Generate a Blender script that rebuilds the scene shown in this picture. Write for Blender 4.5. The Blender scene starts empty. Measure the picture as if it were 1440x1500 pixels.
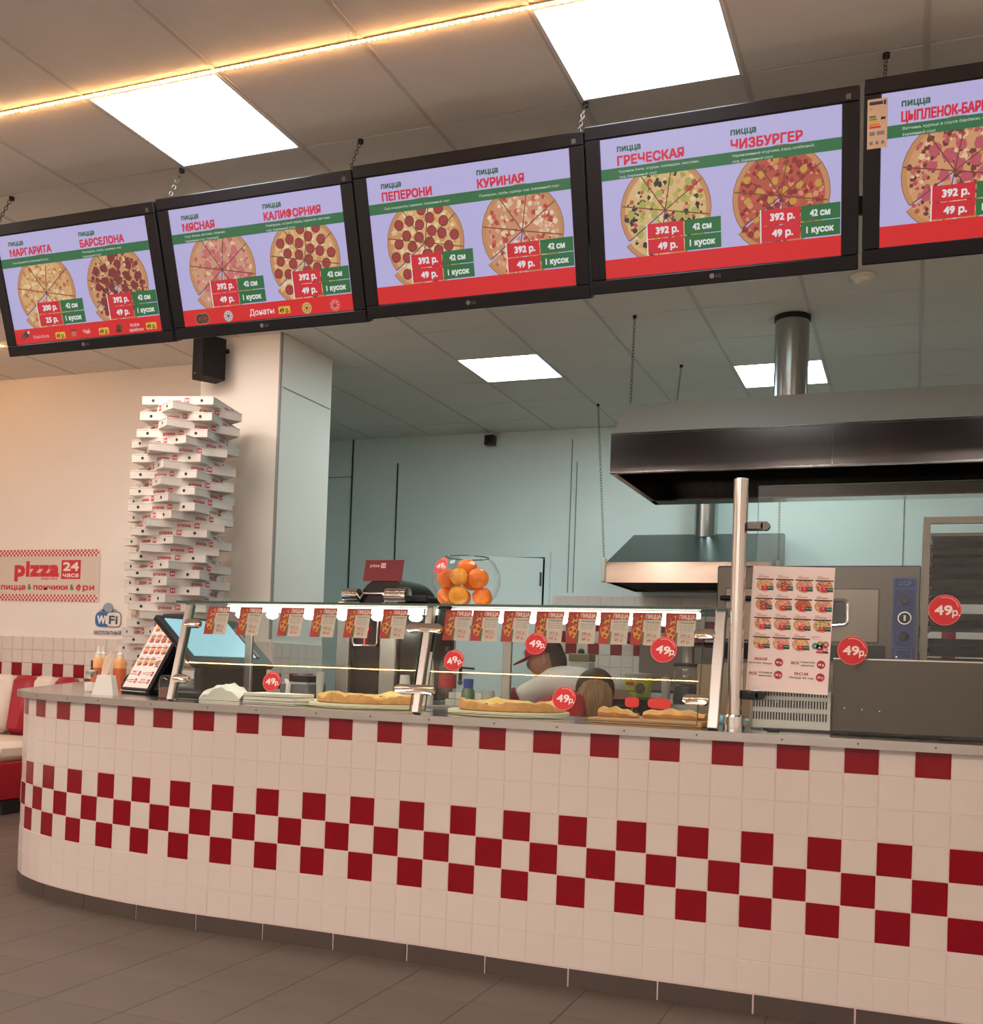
import bpy, math, random
from mathutils import Vector, Matrix
random.seed(7)
PI = math.pi
SC = bpy.context.scene
COL = SC.collection

# ------------------------------------------------------------------ camera
cam_data = bpy.data.cameras.new('camera')
cam = bpy.data.objects.new('camera', cam_data)
COL.objects.link(cam)
cam_data.sensor_fit = 'HORIZONTAL'
cam_data.sensor_width = 36.0
cam_data.lens = 1581.35 / 1440 * 36
cam_data.shift_y = (950.26 - 750) / 1440
cam_data.clip_start = 0.05
yaw, pitch, roll = -0.3729, 0.0182, 0.0353
fw = Vector((math.sin(yaw) * math.cos(pitch), math.cos(yaw) * math.cos(pitch), math.sin(pitch)))
rt = Vector((math.cos(yaw), -math.sin(yaw), 0))
up = rt.cross(fw)
rt2 = rt * math.cos(roll) + up * math.sin(roll)
up2 = -rt * math.sin(roll) + up * math.cos(roll)
m = Matrix((rt2, up2, -fw)).transposed().to_4x4()
m.translation = (0, 0, 1.0633)
cam.matrix_world = m
SC.camera = cam

# ------------------------------------------------------------------ world, exposure
w = bpy.data.worlds.new('world')
SC.world = w
w.use_nodes = True
w.node_tree.nodes['Background'].inputs[0].default_value = (0.5, 0.5, 0.5, 1)
w.node_tree.nodes['Background'].inputs[1].default_value = 0.05
SC.view_settings.view_transform = 'Standard'
SC.view_settings.look = 'None'
SC.view_settings.exposure = 0.0
SC.view_settings.gamma = 1.0
SC.view_settings.use_curve_mapping = False

# light strengths (the lamps themselves are built further down)
FILL_HALL = ((1.0, 0.91, 0.88), 47.0)        # fill panels added on the unseen hall ceiling behind the viewer
LAMP_FRONT = ((0.90, 0.97, 1.0), 18.0)       # two panels over the counter
LAMP_KITCHEN = ((0.78, 1.0, 1.0), 24.0)
LAMP_MID = ((0.80, 1.0, 0.98), 2.0)         # fill panels added behind the menu screens; also the right kitchen panel
FILL_LEFT = ((1.0, 0.84, 0.74), 17.0)  # warm fill panels added behind the left menu screens for the pillar
LED_WARM = ((1.0, 0.50, 0.18), 170.0)

# ------------------------------------------------------------------ helpers
def s2l(c):
    c = c / 255.0
    return c / 12.92 if c <= 0.04045 else ((c + 0.055) / 1.055) ** 2.4
def rgb(r, g, b): return (s2l(r), s2l(g), s2l(b), 1.0)

def mat(name, col, rough=0.5, metal=0.0, noise=0.0, nscale=8.0, bump=0.0, bscale=40.0, emis=None, estr=0.0, spec=0.5, stretch=None, coat=0.0, sss=0.0):
    m_ = bpy.data.materials.new(name)
    m_.use_nodes = True
    nt = m_.node_tree
    b = nt.nodes['Principled BSDF']
    b.inputs['Base Color'].default_value = col
    b.inputs['Roughness'].default_value = rough
    b.inputs['Metallic'].default_value = metal
    b.inputs['Specular IOR Level'].default_value = spec
    if coat: b.inputs['Coat Weight'].default_value = coat
    tc = nt.nodes.new('ShaderNodeTexCoord')
    mp = nt.nodes.new('ShaderNodeMapping')
    nt.links.new(tc.outputs['Object'], mp.inputs[0])
    if stretch: mp.inputs['Scale'].default_value = stretch
    if noise:
        n = nt.nodes.new('ShaderNodeTexNoise')
        n.inputs['Scale'].default_value = nscale
        n.inputs['Detail'].default_value = 4
        nt.links.new(mp.outputs[0], n.inputs['Vector'])
        mx = nt.nodes.new('ShaderNodeMix'); mx.data_type = 'RGBA'
        mx.inputs[6].default_value = tuple(max(0, c * (1 - noise)) for c in col[:3]) + (1,)
        mx.inputs[7].default_value = tuple(min(1, c * (1 + noise)) for c in col[:3]) + (1,)
        nt.links.new(n.outputs['Fac'], mx.inputs[0])
        nt.links.new(mx.outputs[2], b.inputs['Base Color'])
    if bump:
        n2 = nt.nodes.new('ShaderNodeTexNoise')
        n2.inputs['Scale'].default_value = bscale
        nt.links.new(mp.outputs[0], n2.inputs['Vector'])
        bp = nt.nodes.new('ShaderNodeBump')
        bp.inputs['Strength'].default_value = bump
        bp.inputs['Distance'].default_value = 0.004
        nt.links.new(n2.outputs['Fac'], bp.inputs['Height'])
        nt.links.new(bp.outputs[0], b.inputs['Normal'])
    if emis:
        b.inputs['Emission Color'].default_value = emis
        b.inputs['Emission Strength'].default_value = estr
    return m_

def print_mat(name, emit=0.0, rough=0.55):
    m_ = bpy.data.materials.new(name); m_.use_nodes = True
    nt = m_.node_tree; b = nt.nodes['Principled BSDF']
    a = nt.nodes.new('ShaderNodeAttribute'); a.attribute_name = 'Col'
    if emit:
        b.inputs['Base Color'].default_value = (0.01, 0.01, 0.01, 1)
        b.inputs['Roughness'].default_value = 0.35
        nt.links.new(a.outputs['Color'], b.inputs['Emission Color'])
        b.inputs['Emission Strength'].default_value = emit
    else:
        nt.links.new(a.outputs['Color'], b.inputs['Base Color'])
        b.inputs['Roughness'].default_value = rough
    return m_

def glass_mat(name, tint=(0.96, 0.99, 0.98), base=0.045):
    m_ = bpy.data.materials.new(name); m_.use_nodes = True
    nt = m_.node_tree; nt.nodes.clear()
    o = nt.nodes.new('ShaderNodeOutputMaterial')
    t = nt.nodes.new('ShaderNodeBsdfTransparent'); t.inputs[0].default_value = tint + (1,)
    g = nt.nodes.new('ShaderNodeBsdfGlossy'); g.inputs['Roughness'].default_value = 0.0
    lw = nt.nodes.new('ShaderNodeLayerWeight'); lw.inputs[0].default_value = 0.5
    p = nt.nodes.new('ShaderNodeMath'); p.operation = 'POWER'; p.inputs[1].default_value = 4.0
    ml = nt.nodes.new('ShaderNodeMath'); ml.operation = 'MULTIPLY_ADD'; ml.inputs[1].default_value = 0.6; ml.inputs[2].default_value = base
    mx = nt.nodes.new('ShaderNodeMixShader')
    nt.links.new(lw.outputs['Facing'], p.inputs[0]); nt.links.new(p.outputs[0], ml.inputs[0])
    nt.links.new(ml.outputs[0], mx.inputs[0]); nt.links.new(t.outputs[0], mx.inputs[1]); nt.links.new(g.outputs[0], mx.inputs[2])
    nt.links.new(mx.outputs[0], o.inputs[0])
    return m_

class G:
    """collects shapes for ONE mesh object"""
    def __init__(s): s.v = []; s.f = []; s.mi = []; s.cur = 0
    def add(s, vs, fs):
        n = len(s.v); s.v += [tuple(p) for p in vs]
        for f in fs: s.f.append(tuple(i + n for i in f)); s.mi.append(s.cur)
        return s
    def use(s, i): s.cur = i; return s
    def box(s, c, d, b=0.0, M=None):
        hx, hy, hz = d[0] / 2, d[1] / 2, d[2] / 2
        cx, cy, cz = c
        if b <= 0:
            vs = [(cx + x * hx, cy + y * hy, cz + z * hz) for x in (-1, 1) for y in (-1, 1) for z in (-1, 1)]
            fs = [(0, 1, 3, 2), (4, 6, 7, 5), (0, 4, 5, 1), (2, 3, 7, 6), (0, 2, 6, 4), (1, 5, 7, 3)]
        else:
            b = min(b, hx * .9, hy * .9, hz * .9); vs = []; idx = {}
            for x in (-1, 1):
                for y in (-1, 1):
                    for z in (-1, 1):
                        for k in range(3):
                            o = [hx - b, hy - b, hz - b]; o[k] += b
                            idx[(x, y, z, k)] = len(vs)
                            vs.append((cx + x * o[0], cy + y * o[1], cz + z * o[2]))
            fs = []
            I = lambda x, y, z, k: idx[(x, y, z, k)]
            for x in (-1, 1):
                q = [I(x, -1, -1, 0), I(x, 1, -1, 0), I(x, 1, 1, 0), I(x, -1, 1, 0)]; fs.append(q if x > 0 else q[::-1])
                q = [I(-1, x, -1, 1), I(1, x, -1, 1), I(1, x, 1, 1), I(-1, x, 1, 1)]; fs.append(q[::-1] if x > 0 else q)
                q = [I(-1, -1, x, 2), I(1, -1, x, 2), I(1, 1, x, 2), I(-1, 1, x, 2)]; fs.append(q if x > 0 else q[::-1])
            for a in (-1, 1):
                for c2 in (-1, 1):
                    q = [I(a, c2, -1, 0), I(a, c2, 1, 0), I(a, c2, 1, 1), I(a, c2, -1, 1)]; fs.append(q if a * c2 < 0 else q[::-1])
                    q = [I(a, -1, c2, 0), I(a, 1, c2, 0), I(a, 1, c2, 2), I(a, -1, c2, 2)]; fs.append(q if a * c2 > 0 else q[::-1])
                    q = [I(-1, a, c2, 1), I(1, a, c2, 1), I(1, a, c2, 2), I(-1, a, c2, 2)]; fs.append(q if a * c2 < 0 else q[::-1])
            for x in (-1, 1):
                for y in (-1, 1):
                    for z in (-1, 1):
                        q = [I(x, y, z, 0), I(x, y, z, 1), I(x, y, z, 2)]; fs.append(q if x * y * z > 0 else q[::-1])
        if M is not None: vs = [M @ Vector(p) for p in vs]
        return s.add(vs, fs)
    def bb(s, x0, x1, y0, y1, z0, z1, b=0.0, M=None):
        return s.box(((x0 + x1) / 2, (y0 + y1) / 2, (z0 + z1) / 2), (x1 - x0, y1 - y0, z1 - z0), b, M)
    def cyl(s, p0, p1, r, n=16, r2=None, cap=True):
        p0 = Vector(p0); p1 = Vector(p1); r2 = r if r2 is None else r2
        d = (p1 - p0).normalized(); a = d.orthogonal().normalized(); b = d.cross(a)
        vs = []
        for i in range(n):
            t = 2 * PI * i / n; q = a * math.cos(t) + b * math.sin(t)
            vs += [p0 + q * r, p1 + q * r2]
        fs = [(2 * i, 2 * ((i + 1) % n), 2 * ((i + 1) % n) + 1, 2 * i + 1) for i in range(n)]
        if cap: fs += [tuple(2 * i for i in range(n))[::-1], tuple(2 * i + 1 for i in range(n))]
        return s.add(vs, fs)
    def tube(s, pts, r, n=8, closed=False):
        pts = [Vector(p) for p in pts]; rings = []; N = len(pts)
        prev = None
        for i, p in enumerate(pts):
            if closed: d = pts[(i + 1) % N] - pts[i - 1]
            else: d = pts[min(i + 1, N - 1)] - pts[max(i - 1, 0)]
            d.normalize()
            if prev is None: a = d.orthogonal().normalized()
            else: a = (prev - d * prev.dot(d)).normalized()
            prev = a; b = d.cross(a)
            rr = r[i] if isinstance(r, (list, tuple)) else r
            rings.append([p + (a * math.cos(2 * PI * k / n) + b * math.sin(2 * PI * k / n)) * rr for k in range(n)])
        vs = [q for rg in rings for q in rg]; fs = []
        M_ = N if closed else N - 1
        for i in range(M_):
            j = (i + 1) % N
            for k in range(n): fs.append((i * n + k, i * n + (k + 1) % n, j * n + (k + 1) % n, j * n + k))
        if not closed: fs += [tuple(range(n))[::-1], tuple((N - 1) * n + k for k in range(n))]
        return s.add(vs, fs)
    def lathe(s, prof, c=(0, 0, 0), n=24, M=None, cap=False):
        vs = []; fs = []
        for r, z in prof:
            for i in range(n):
                t = 2 * PI * i / n; vs.append(Vector((c[0] + r * math.cos(t), c[1] + r * math.sin(t), c[2] + z)))
        for j in range(len(prof) - 1):
            for i in range(n):
                k = (i + 1) % n; fs.append((j * n + i, j * n + k, (j + 1) * n + k, (j + 1) * n + i))
        if cap: fs += [tuple(range(n))[::-1], tuple((len(prof) - 1) * n + i for i in range(n))]
        if M is not None: vs = [M @ p for p in vs]
        return s.add(vs, fs)
    def prism(s, poly, z0, z1, M=None):
        n = len(poly); vs = [Vector((x, y, z0)) for x, y in poly] + [Vector((x, y, z1)) for x, y in poly]
        fs = [tuple(range(n))[::-1], tuple(range(n, 2 * n))] + [(i, (i + 1) % n, n + (i + 1) % n, n + i) for i in range(n)]
        if M is not None: vs = [M @ p for p in vs]
        return s.add(vs, fs)
    def ball(s, c, r, nu=16, nv=10, sc=(1, 1, 1), fn=None):
        vs = []; fs = []
        for j in range(nv + 1):
            ph = PI * j / nv
            for i in range(nu):
                t = 2 * PI * i / nu
                d = Vector((math.sin(ph) * math.cos(t), math.sin(ph) * math.sin(t), math.cos(ph)))
                k = fn(d) if fn else 1.0
                vs.append((c[0] + d.x * r * sc[0] * k, c[1] + d.y * r * sc[1] * k, c[2] + d.z * r * sc[2] * k))
        for j in range(nv):
            for i in range(nu):
                k = (i + 1) % nu
                if j == 0: fs.append((i, (j + 1) * nu + i, (j + 1) * nu + k))
                elif j == nv - 1: fs.append((j * nu + i, (j + 1) * nu + i, j * nu + k))
                else: fs.append((j * nu + i, (j + 1) * nu + i, (j + 1) * nu + k, j * nu + k))
        return s.add(vs, fs)
    def mesh(s, name, mats, smooth=False):
        me = bpy.data.meshes.new(name)
        me.from_pydata(s.v, [], s.f)
        for m_ in (mats if isinstance(mats, (list, tuple)) else [mats]): me.materials.append(m_)
        if any(s.mi): me.polygons.foreach_set('material_index', s.mi)
        me.validate()
        if smooth:
            me.polygons.foreach_set('use_smooth', [True] * len(me.polygons))
            try: me.set_sharp_from_angle(angle=math.radians(38))
            except Exception: pass
        me.update()
        return me
    def build(s, name, mats, parent=None, M=None, smooth=False):
        return link(name, s.mesh(name, mats, smooth), parent, M)

def link(name, me, parent=None, M=None):
    o = bpy.data.objects.new(name, me); COL.objects.link(o)
    if parent is not None: o.parent = parent
    if M is not None: o.matrix_basis = M
    return o

def thing(name, label, cat, loc=(0, 0, 0), rz=0.0, group=None, M=None):
    o = bpy.data.objects.new(name, None); COL.objects.link(o)
    o.empty_display_size = 0.1
    o.matrix_basis = M if M is not None else Matrix.Translation(loc) @ Matrix.Rotation(rz, 4, 'Z')
    return tag(o, label, cat, group)
def tag(o, label=None, cat=None, group=None, kind=None):
    if label: o['label'] = label
    if cat: o['category'] = cat
    if group: o['group'] = group
    if kind: o['kind'] = kind
    return o
def struct(o, label=None, cat=None): return tag(o, label, cat, None, 'structure')
def frame(P, X, Z):
    X = Vector(X).normalized(); Z = Vector(Z); Y = Z.cross(X).normalized(); Z = X.cross(Y)
    m_ = Matrix((X, Y, Z)).transposed().to_4x4(); m_.translation = P
    return m_
T = Matrix.Translation
def Rz(a): return Matrix.Rotation(a, 4, 'Z')
def Rx(a): return Matrix.Rotation(a, 4, 'X')
def Ry(a): return Matrix.Rotation(a, 4, 'Y')
def dup(o, M, label=None, group=None):
    def cp(a, par):
        c = a.copy(); COL.objects.link(c); c.parent = par
        for ch in KIDS.get(a.name, []): cp(ch, c)
        return c
    r = cp(o, None); r.matrix_basis = M
    if label: r['label'] = label
    if group: r['group'] = group
    return r
KIDS = {}
def remember(o):
    ks = [c for c in bpy.data.objects if c.parent == o]
    KIDS[o.name] = ks
    for k in ks: remember(k)

# text outlines, cached as triangles / polygons of unit height
_TX = {}
def text_shape(s, bold):
    k = (s, bold)
    if k not in _TX:
        c = bpy.data.curves.new('lettering', 'FONT'); c.body = s.replace('ф', '\u0278'); c.size = 1; c.resolution_u = 2; c.offset = bold
        o = bpy.data.objects.new('lettering', c); COL.objects.link(o)
        me = bpy.data.meshes.new_from_object(o)
        vs = [(v.co.x, v.co.y) for v in me.vertices]; fs = [tuple(p.vertices) for p in me.polygons]
        bpy.data.objects.remove(o); bpy.data.curves.remove(c); bpy.data.meshes.remove(me)
        xs = [v[0] for v in vs] or [0, 1]
        _TX[k] = (vs, fs, min(xs), max(xs))
    return _TX[k]

class Canvas:
    """flat print lying in the local XZ plane, seen from -Y; every layer 0.25 mm above the last"""
    def __init__(s, dl=0.00025): s.v = []; s.f = []; s.c = []; s.dl = dl
    def poly(s, pts, col, L=0):
        n = len(s.v); s.v += [(x, -L * s.dl, z) for x, z in pts]; s.f.append(tuple(range(n, n + len(pts)))); s.c.append(col)
    def rect(s, x0, x1, z0, z1, col, L=0): s.poly([(x0, z0), (x1, z0), (x1, z1), (x0, z1)], col, L)
    def disc(s, x, z, r, col, L=0, n=20, rz=None, a0=0, a1=2 * PI):
        rz = r if rz is None else rz
        full = a1 - a0 > 6.28
        pts = [(x + r * math.cos(a0 + (a1 - a0) * i / n), z + rz * math.sin(a0 + (a1 - a0) * i / n)) for i in range(n if full else n + 1)]
        if not full: pts.append((x, z))
        s.poly(pts, col, L)
    def ring(s, x, z, r0, r1, col, L=0, n=24, a0=0, a1=2 * PI):
        for i in range(n):
            a = a0 + (a1 - a0) * i / n; b = a0 + (a1 - a0) * (i + 1) / n
            s.poly([(x + r0 * math.cos(a), z + r0 * math.sin(a)), (x + r1 * math.cos(a), z + r1 * math.sin(a)),
                    (x + r1 * math.cos(b), z + r1 * math.sin(b)), (x + r0 * math.cos(b), z + r0 * math.sin(b))], col, L)
    def rrect(s, x0, x1, z0, z1, r, col, L=0):
        pts = []
        for cx, cz, a in ((x1 - r, z0 + r, -PI / 2), (x1 - r, z1 - r, 0), (x0 + r, z1 - r, PI / 2), (x0 + r, z0 + r, PI)):
            pts += [(cx + r * math.cos(a + PI / 2 * i / 5), cz + r * math.sin(a + PI / 2 * i / 5)) for i in range(6)]
        s.poly(pts, col, L)
    def text(s, t, x, z, h, col, L=1, w=None, al='l', bold=0.0, rot=0.0):
        """baseline at z, capital height h, fitted to width w when given"""
        vs, fs, a, b = text_shape(t, 0.0)
        k = h / 0.73; kx = k
        if w: kx = w / (b - a)
        wd = (b - a) * kx; ox = x - (wd / 2 if al == 'c' else wd if al == 'r' else 0)
        cr, sr = math.cos(rot), math.sin(rot)
        e = bold * h * 1.15
        for ex, ez in (((0, 0),) if bold <= 0 else ((0, 0), (-e, -e), (e, e), (-e, e), (e, -e))):
            n = len(s.v); L += .35
            for p in vs:
                dx = ox + (p[0] - a) * kx - x + ex; dz = p[1] * k + ez
                s.v.append((x + dx * cr - dz * sr, -L * s.dl, z + dx * sr + dz * cr))
            for f in fs: s.f.append(tuple(i + n for i in f)); s.c.append(col)
    def pizza(s, cx, cz, r, kind, L=1, detail=1.0, slice_off=True, rnd=None):
        rnd = rnd or random
        crust = rgb(205, 145, 95); edge = rgb(150, 88, 55)
        base = {'marg': rgb(226, 176, 118), 'mix': rgb(214, 160, 112), 'pep': rgb(228, 180, 118), 'greek': rgb(226, 190, 130), 'meat': rgb(190, 84, 66), 'ham': rgb(218, 158, 126), 'bbq': rgb(222, 160, 112), 'chk': rgb(216, 150, 112)}[kind]
        pal = {'marg': [rgb(238, 196, 140), rgb(205, 135, 80), rgb(245, 215, 165), rgb(196, 112, 70)],
               'mix': [rgb(120, 30, 40), rgb(150, 50, 50), rgb(235, 200, 150), rgb(170, 70, 60), rgb(200, 150, 90), rgb(95, 45, 35)],
               'pep': [rgb(236, 196, 140), rgb(214, 150, 92), rgb(245, 218, 170)],
               'greek': [rgb(240, 215, 160), rgb(40, 32, 34), rgb(170, 168, 70), rgb(200, 70, 60), rgb(225, 170, 120), rgb(45, 36, 38), rgb(190, 180, 90)],
               'meat': [rgb(150, 34, 36), rgb(205, 90, 75), rgb(170, 50, 50), rgb(228, 150, 115), rgb(140, 30, 30)],
               'ham': [rgb(226, 150, 140), rgb(198, 96, 96), rgb(240, 205, 170), rgb(214, 170, 120), rgb(205, 110, 105)],
               'chk': [rgb(190, 66, 56), rgb(240, 205, 165), rgb(232, 180, 140), rgb(206, 96, 76), rgb(245, 220, 190)],
               'bbq': [rgb(205, 100, 105), rgb(120, 50, 36), rgb(240, 205, 160), rgb(228, 170, 110), rgb(110, 40, 34), rgb(190, 80, 90)]}[kind]
        dx, dz = (-r * .06, -r * .09)
        wa0, wa1 = PI * 1.19, PI * 1.52           # the slice pulled out
        def inw(a): a %= 2 * PI; return wa0 < a < wa1
        def P(x, z): return (cx + x, cz + z)
        for (a0, a1, ox, oz) in ((wa1 - 2 * PI, wa0, 0, 0), (wa0, wa1, dx if slice_off else 0, dz if slice_off else 0)):
            n = max(6, int(30 * (a1 - a0) / (2 * PI)))
            for k, rr, cc in ((0, 1.0, edge), (1, .985, crust), (2, .89, base)):
                for i in range(n):
                    b0 = a0 + (a1 - a0) * i / n; b1 = a0 + (a1 - a0) * (i + 1) / n
                    s.poly([P(ox, oz), P(ox + r * rr * math.cos(b0), oz + r * rr * math.sin(b0)), P(ox + r * rr * math.cos(b1), oz + r * rr * math.sin(b1))], cc, L + k * .5)
        def blob(rr, a, sz, col, lay, n=6, jit=.35):
            ox, oz = (dx, dz) if (slice_off and inw(a)) else (0, 0)
            x = rr * math.cos(a) + ox; z = rr * math.sin(a) + oz
            t0 = rnd.random() * 6.28
            s.poly([P(x + sz * (1 + jit * (rnd.random() - .5) * 2) * math.cos(t0 + 6.283 * i / n), z + sz * (1 + jit * (rnd.random() - .5) * 2) * math.sin(t0 + 6.283 * i / n)) for i in range(n)], col, lay)
        N = int(230 * detail)
        for i in range(N):
            rr = r * .86 * math.sqrt(rnd.random())
            blob(rr, rnd.random() * 6.283, r * (.028 + .045 * rnd.random()) / max(.6, detail ** .4), rnd.choice(pal), L + 1.4 + i * .5 / N, 5)
        if kind == 'pep':
            for q in range(int(26 * min(1, detail + .3))):
                a = q * 2.4; rr = r * .84 * math.sqrt((q + .5) / 26)
                blob(rr, a, r * .125, rgb(120, 24, 36), L + 2.4, 12, .04); blob(rr, a, r * .105, rgb(168, 52, 58), L + 2.6, 12, .06)
        if kind in ('mix', 'ham', 'bbq'):
            for q in range(int((20 if kind == 'mix' else 14) * min(1, detail + .3))):
                a = q * 2.4 + 1; rr = r * .76 * math.sqrt((q + .5) / 20)
                c1 = {'mix': rgb(132, 38, 50), 'ham': rgb(212, 112, 116), 'bbq': rgb(200, 84, 104)}[kind]
                blob(rr, a, r * .12, c1, L + 2.3, 8, .3)
        if kind == 'meat':
            for q in range(20):
                a = q * 2.4 + 1; rr = r * .8 * math.sqrt((q + .5) / 20)
                blob(rr, a, r * .075, rgb(206, 160, 66), L + 2.3, 8, .2)
        if kind == 'greek':
            for q in range(16):
                a = q * 2.4 + 1; rr = r * .8 * math.sqrt((q + .5) / 16)
                blob(rr, a, r * .085, rgb(176, 176, 88), L + 2.3, 8, .2)
        for k in range(4):
            if detail < .5: break
            a = wa0 + k * PI / 4
            for sg in (0, PI):
                c_, s_ = math.cos(a + sg), math.sin(a + sg); wd = r * .012
                s.poly([P(-s_ * wd, c_ * wd), P(s_ * wd, -c_ * wd), P(r * .97 * c_ + s_ * wd, r * .97 * s_ - c_ * wd), P(r * .97 * c_ - s_ * wd, r * .97 * s_ + c_ * wd)], rgb(126, 62, 44), L + 3)
    def build(s, name, material, parent=None, M=None):
        me = bpy.data.meshes.new(name); me.from_pydata(s.v, [], s.f)
        at = me.color_attributes.new('Col', 'FLOAT_COLOR', 'CORNER')
        arr = []
        for f, c in zip(s.f, s.c): arr += list(c) * len(f)
        at.data.foreach_set('color', arr)
        me.materials.append(material); me.update()
        return link(name, me, parent, M)

# ------------------------------------------------------------------ materials
WHITEPAINT = mat('wall_paint', rgb(238, 231, 222), 0.45, noise=.03, nscale=3)
KITCHPAINT = mat('wall_panel', rgb(224, 236, 234), 0.4, noise=.04, nscale=2)
CEILM = mat('ceiling_board', rgb(226, 218, 208), 0.9, noise=.05, nscale=6, bump=.25, bscale=160)
CEILGAP = mat('ceiling_void', rgb(40, 36, 34), 0.9)
RUNNER = mat('grid_runner_paint', rgb(200, 192, 184), 0.6)
TILEW = mat('white_glaze', rgb(222, 210, 200), 0.16, noise=.035, nscale=2.2)
TILER = mat('red_glaze', rgb(138, 2, 26), 0.16, noise=.06, nscale=2.2, spec=.3)
GROUT = mat('grout', rgb(232, 206, 198), 0.9, noise=.08, nscale=30)
SKIRT = mat('skirting_stone', rgb(78, 66, 58), 0.55, noise=.12, nscale=9)
FLOORM = mat('floor_stone', rgb(84, 72, 63), 0.5, noise=.2, nscale=3.5, bump=.1, bscale=60)
FGROUT = mat('floor_grout', rgb(66, 56, 50), 0.9)
STEEL = mat('brushed_steel', rgb(176, 172, 166), 0.32, 1.0, noise=.06, nscale=5, stretch=(1, 8, 60))
STEELB = mat('polished_steel', rgb(206, 200, 194), 0.12, 1.0)
STEELD = mat('dark_steel', rgb(96, 92, 88), 0.4, 1.0, noise=.15, nscale=6)
STEELM = mat('duct_steel', rgb(166, 168, 166), 0.25, 1.0, noise=.08, nscale=4)
CHROME = mat('chrome', rgb(222, 220, 218), 0.06, 1.0)
BLACKP = mat('black_plastic', rgb(16, 15, 17), 0.45, spec=.35)
BEZEL = mat('bezel_plastic', rgb(11, 9, 16), 0.45, spec=.25)
BLACKM = mat('black_matte', rgb(14, 14, 15), 0.8)
GREYP = mat('grey_plastic', rgb(120, 122, 122), 0.5)
WHITEP = mat('white_plastic', rgb(226, 222, 214), 0.4)
PAPER = mat('paper', rgb(232, 226, 212), 0.8)
CARTON = mat('carton', rgb(202, 194, 186), 0.7, noise=.03, nscale=10)
WOOD = mat('board_wood', rgb(186, 140, 92), 0.6, noise=.15, nscale=6, stretch=(1, 8, 1))
DOUGH = mat('baked_dough', rgb(218, 160, 92), 0.7, noise=.45, nscale=26, bump=.6, bscale=60)
CHEESE = mat('melted_cheese', rgb(234, 190, 112), 0.55, noise=.35, nscale=38, bump=.7, bscale=90)
ORANGE = mat('orange_peel', rgb(232, 122, 24), 0.45, noise=.12, nscale=9, bump=.3, bscale=120)
ORANGE2 = mat('yellow_peel', rgb(238, 160, 40), 0.45, noise=.12, nscale=9, bump=.3, bscale=120)
BOOTHR = mat('red_vinyl', rgb(160, 20, 40), 0.4, noise=.06)
BOOTHW = mat('white_vinyl', rgb(222, 208, 192), 0.45, noise=.04)
SKIN = mat('skin', rgb(176, 122, 98), 0.55, noise=.06, nscale=14)
HAIRD = mat('dark_hair', rgb(44, 30, 24), 0.6, noise=.3, nscale=30, stretch=(1, 1, .1))
HAIRB = mat('fair_hair', rgb(142, 108, 70), 0.5, noise=.35, nscale=60, stretch=(1, 1, .08))
CLOTHW = mat('white_cotton', rgb(222, 214, 202), 0.85, noise=.05, bump=.2, bscale=30)
CLOTHR = mat('red_cotton', rgb(176, 16, 38), 0.85, noise=.08, bump=.2, bscale=30)
CLOTHB = mat('burgundy_cotton', rgb(112, 14, 30), 0.85, noise=.08)
TROUS = mat('black_trousers', rgb(30, 28, 32), 0.85)
GLASS = glass_mat('clear_glass', base=.06)
GLASS2 = glass_mat('screen_glass', base=.03)
STEELK = mat('kitchen_steel', rgb(112, 104, 96), 0.35, 1.0, noise=.08, nscale=4)
STEELT = mat('worktop_steel', rgb(188, 184, 178), 0.16, 1.0, noise=.04, nscale=4)
GLASSE = mat('glass_edge', rgb(60, 90, 80), 0.1)
PRINT = print_mat('printed_sheet')
SCREENP = print_mat('lit_screen', emit=0.72)
RED_, GREEN_, WHITE_, BLACK_ = rgb(222, 22, 48), rgb(14, 112, 62), rgb(240, 240, 240), rgb(20, 18, 18)
BLUEP = mat('blue_plastic', rgb(30, 60, 150), 0.4)
def lampm(name, c, k): return mat(name, (0.8, 0.8, 0.8, 1), 0.5, emis=tuple(c) + (1,), estr=k)
M_HALL_FILL = lampm('hall_fill_diffuser', *FILL_HALL); M_FRONT = lampm('front_diffuser', *LAMP_FRONT); M_KIT = lampm('kitchen_diffuser', *LAMP_KITCHEN); M_MID = lampm('middle_diffuser', *LAMP_MID); M_LEFT_FILL = lampm('left_fill_diffuser', *FILL_LEFT)
M_LED = lampm('led_glow', *LED_WARM)
M_SPOT = lampm('case_bulb', (1.0, 0.96, 0.84), 42.0)
M_BAR = lampm('case_light_bar', (1.0, 0.95, 0.82), 1.3)

# ================================================================== SETTING
H = 3.1934
XL, XR, YB, YF = -8.2, 2.2, 9.04, -3.6
fl = struct(G().bb(XL, XR, YF, YB + 1.3, -0.12, -0.0025).build('floor', FGROUT))
tile_me = G().box((0, 0, -.0016), (.2936, .2936, .0032), .001).mesh('floor_tile', FLOORM)
px, py, cnt = -2.7625, 3.215, 0
gfl = G()
for i in range(-19, 17):
    for j in range(-4, 12):
        cx = px + .2955 * (i + .5); cy = py + .2955 * (j + .5)
        if cx < XL + .1 or cx > XR - .1 or cy > 6.4: continue
        under = cx > -3.6 and cy > 3.75           # beneath or behind the counter
        seen = not under and -6.9 < cx < .75 and cy > -cx * .97 - .45
        if seen: link('floor_tile', tile_me, fl, T((cx, cy, 0)))
        elif not under or cy > 4.2: gfl.box((cx, cy, -.0016), (.2936, .2936, .0032), .001)
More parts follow.
